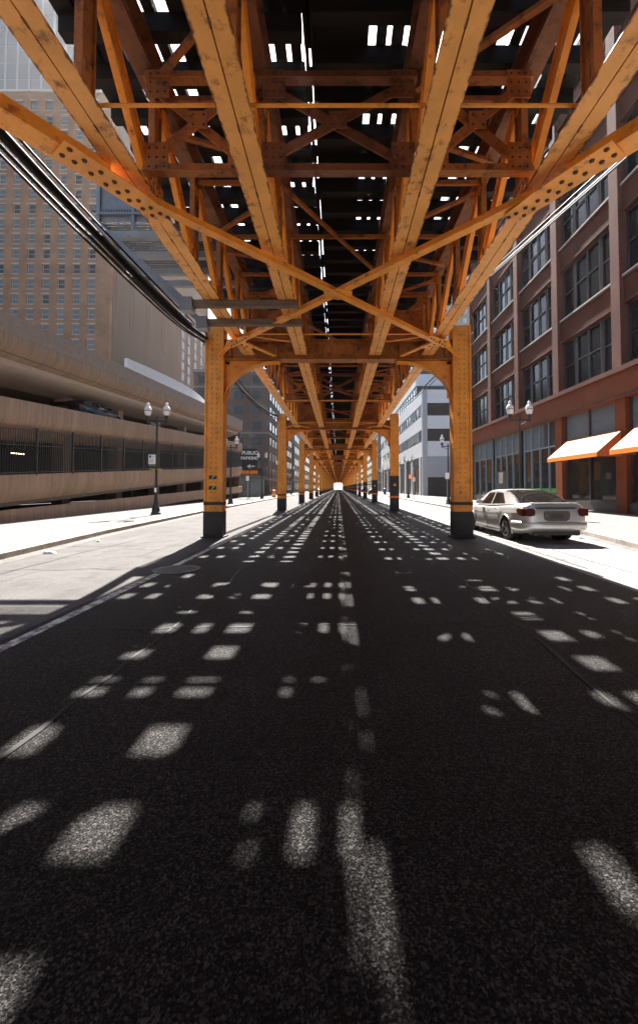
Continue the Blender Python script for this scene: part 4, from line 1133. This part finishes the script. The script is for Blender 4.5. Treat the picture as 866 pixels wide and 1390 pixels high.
    q = MB(); q.prism([(a, z) for a, z in ((-.56, .955), (-.50, .975), (.50, .975), (.56, .955), (.50, .93), (-.50, .93))], 1, -.003, .07); q.build('trunk_slot', M['trim'], root)
    q = MB(); q.box(-.60, .60, .05, .19, 1.09, 1.104)
    for s_ in (-1, 1): q.box(s_ * .60 - .03, s_ * .60 + .03, .08, .18, 1.05, 1.101)
    q.build('spoiler', paint, root, bevel=.008)
    bp = MB()                                                 # bumper wraps round the tail
    prof = [(.02, .34), (-.035, .38), (-.05, .46), (-.05, .54), (-.03, .585), (.03, .60)]
    path = [(-.93, .62), (-.925, .35), (-.87, .12), (-.70, .02), (-.35, -.03), (0, -.045), (.35, -.03), (.70, .02), (.87, .12), (.925, .35), (.93, .62)]
    vs = []; fs = []; kp = len(prof)
    for i, (px, py) in enumerate(path):
        a_ = Vector(path[min(i + 1, len(path) - 1)]) - Vector(path[max(i - 1, 0)]); nx, ny = a_.y, -a_.x; l_ = sqrt(nx * nx + ny * ny); nx /= l_; ny /= l_
        for d, z in prof: vs.append((px - nx * d * 1.0 if True else 0, py - ny * d, z))
    for i in range(len(path) - 1):
        for j in range(kp - 1): fs.append((i * kp + j, (i + 1) * kp + j, (i + 1) * kp + j + 1, i * kp + j + 1))
    bp.add(vs, fs); bm_o = bp.build('rear_bumper', paint, root, smooth=True); ss = bm_o.modifiers.new('s', 'SUBSURF'); ss.levels = 1; ss.render_levels = 2
    q = MB(); q.box(-.62, .62, .00, .15, .24, .335); q.build('bumper_skirt', M['trim'], root, bevel=.01)
    for s_ in (-1, 1):
        q = MB(); q.tube([(s_ * .55, .02, .27), (s_ * .55, .3, .27)], .04, 10); q.build('exhaust', M['alloy'], root)
        q = MB(); q.prism([(2.85 + .16, .98), (2.85 + .14, 1.08), (2.85, 1.10), (2.83, .99)], 0, *sorted((s_ * .90, s_ * 1.07))); q.build('side_mirror', paint, root, bevel=.02)
        for y in (1.55, 2.55):
            q = MB(); q.beam((s_ * .945, y, .865), (s_ * .945, y + .2, .865), .02, .035); q.build('door_handle', paint, root, bevel=.006)
        q = MB()
        for yy in ((1.42, 2.36, 3.42)): q.beam((s_ * .937, yy, .30), (s_ * .921, yy + (.0 if yy > 2 else .0), .93), .004, .010, up=(1, 0, 0))
        q.build('door_seam', M['trim'], root)
        q = MB(); q.beam((s_ * .90, 1.5, .225), (s_ * .90, 3.5, .225), .05, .06); q.build('sill', paint, root, bevel=.01)
    for a in AX:
        for s_ in (-1, 1):
            wl = empty('wheel', (s_ * .80, a, WR)); wl.parent = root
            prof = [(.20, -.11), (.29, -.115), (.325, -.085), (.335, -.04), (.335, .04), (.325, .085), (.29, .115), (.20, .11)]
            t = MB(); vs = []; fs = []; n = 32
            for r_, h in prof:
                for k in range(n): vs.append((h, r_ * cos(2 * pi * k / n), r_ * sin(2 * pi * k / n)))
            for i in range(len(prof)):
                i2 = (i + 1) % len(prof)
                for k in range(n): fs.append((i * n + k, i * n + (k + 1) % n, i2 * n + (k + 1) % n, i2 * n + k))
            t.add(vs, fs); t.build('tyre', M['tyre'], wl, smooth=True)
            r_ = MB(); x0 = s_ * .075
            for i in range(5):
                an = 2 * pi * i / 5 + .3
                r_.beam((x0, .05 * cos(an), .05 * sin(an)), (x0 + s_ * .015, .205 * cos(an), .205 * sin(an)), .07, .025, up=(1, 0, 0))
            for k in range(24):
                a0, a1 = 2 * pi * k / 24, 2 * pi * (k + 1) / 24
                r_.beam((x0 + s_ * .02, .208 * cos(a0), .208 * sin(a0)), (x0 + s_ * .02, .208 * cos(a1), .208 * sin(a1)), .022, .06, up=(1, 0, 0))
            r_.prism([(.06 * cos(2 * pi * i / 12), .06 * sin(2 * pi * i / 12)) for i in range(12)], 0, *sorted((x0 - s_ * .02, x0 + s_ * .03)))
            r_.build('rim', M['alloy'], wl)
            d = MB(); d.prism([(.19 * cos(2 * pi * i / 20), .19 * sin(2 * pi * i / 20)) for i in range(20)], 0, -.01, .01); d.build('brake_disc', M['trim'], wl)
    return root
c1 = car(M['silver']); c1.location = (5.78, 10.95, 0); c1.rotation_euler = (0, 0, R(1.5))
tag(c1, 'silver four door sedan parked on the right under the nearest column, seen from behind', 'car')
def recolour(root, m, old):
    for ch in root.children_recursive:
        if ch.type == 'MESH' and ch.data.materials and ch.data.materials[0] == old:
            ch.data = ch.data.copy(); ch.data.materials[0] = m
c2 = copy_tree(c1); c2.location = (-14.6, 21.7, 4.95); c2.rotation_euler = (R(3.5), 0, 0); recolour(c2, M['black_car'], M['silver']); c2['label'] = 'black car on the middle ramp of the parking garage, roof showing over the parapet'
for (x, y, rz, m, lab) in ((7.2, 84, 0, 'black_car', 'small dark car parked far along the right kerb'), (6.9, 118, 0, 'red_car', 'dark red car farther off along the right kerb'),
                           (-6.9, 150, pi, 'black_car', 'dark car far off on the left side of the street'), (5.6, 142, 0, 'silver', 'pale car far down the right lane')):
    c = copy_tree(c1); c.location = (x, y, 0); c.rotation_euler = (0, 0, rz)
    if m != 'silver': recolour(c, M[m], M['silver'])
    c['label'] = lab

# ================================================================== SMALL THINGS
def litter(x, y, z, s_, lab):
    q = MB(); n = 9
    top_ = []; r_ = random.Random(int(x * 100))
    vs = [(x + s_ * r_.uniform(.7, 1) * cos(2 * pi * i / n), y + s_ * .6 * r_.uniform(.6, 1) * sin(2 * pi * i / n), z) for i in range(n)]
    vt = [(x + (vx - x) * .7, y + (vy - y) * .7, z + r_.uniform(.02, .06)) for vx, vy, _ in vs]
    q.add(vs + vt + [(x, y, z + .05)], [(i, (i + 1) % n, n + (i + 1) % n, n + i) for i in range(n)] + [(n + i, n + (i + 1) % n, 2 * n) for i in range(n)] + [tuple(reversed(range(n)))])
    tag(q.build('litter', M['paper']), lab, 'litter')
litter(-6.55, 9.45, .004, .17, 'crumpled white paper lying in the left gutter, nearer one')
litter(-6.65, 11.5, .004, .09, 'small white scrap by the left kerb, farther one')
litter(7.15, 12.2, .004, .28, 'white bag of litter by the kerb behind the silver car')
litter(7.4, 13.0, .004, .15, 'white scrap by the right kerb beside the car')
for x, y, lab in ((9.5, 72, 'blue waste bin far along the right sidewalk'), (9.9, 88, 'dark waste bin farther along the right sidewalk')):
    e = empty('waste_bin', (x, y, .15), label=lab, cat='bin')
    q = MB(); q.lathe([(.28, 0), (.33, .9), (.35, .95), (.3, 1.0)], n=14); q.build('drum', M['blue'], e); q = MB(); q.lathe([(.3, 1.0), (.25, 1.15), (.1, 1.22)], n=14); q.build('lid', M['dark_steel'], e)
e = empty('traffic_barrel', (-9.0, 58, .15), label='orange barrel on the left sidewalk beyond the parking sign', cat='barrel')
q = MB(); q.lathe([(.3, 0), (.27, .5), (.24, 1.0), (.1, 1.03)], n=14); q.build('drum', M['orange_cone'], e)
q = MB(); q.lathe([(.292, .3), (.287, .42)], n=14); q.build('white_band', M['white'], e)

# ================================================================== HAZE
hb = MB(); hb.box(-3100, 3100, -700, 5100, -1.2, 216)
hz = hb.build('haze', [], None); tag(hz, kind='stuff')
hm = bpy.data.materials.new('haze_air'); hm.use_nodes = True; t = hm.node_tree; t.nodes.clear()
ho = t.nodes.new('ShaderNodeOutputMaterial'); pv = t.nodes.new('ShaderNodeVolumePrincipled')
pv.inputs['Color'].default_value = (1.0, 0.95, 0.90, 1); pv.inputs['Density'].default_value = 0.00012; pv.inputs['Anisotropy'].default_value = 0.8
t.links.new(pv.outputs[0], ho.inputs['Volume']); hz.data.materials.append(hm)
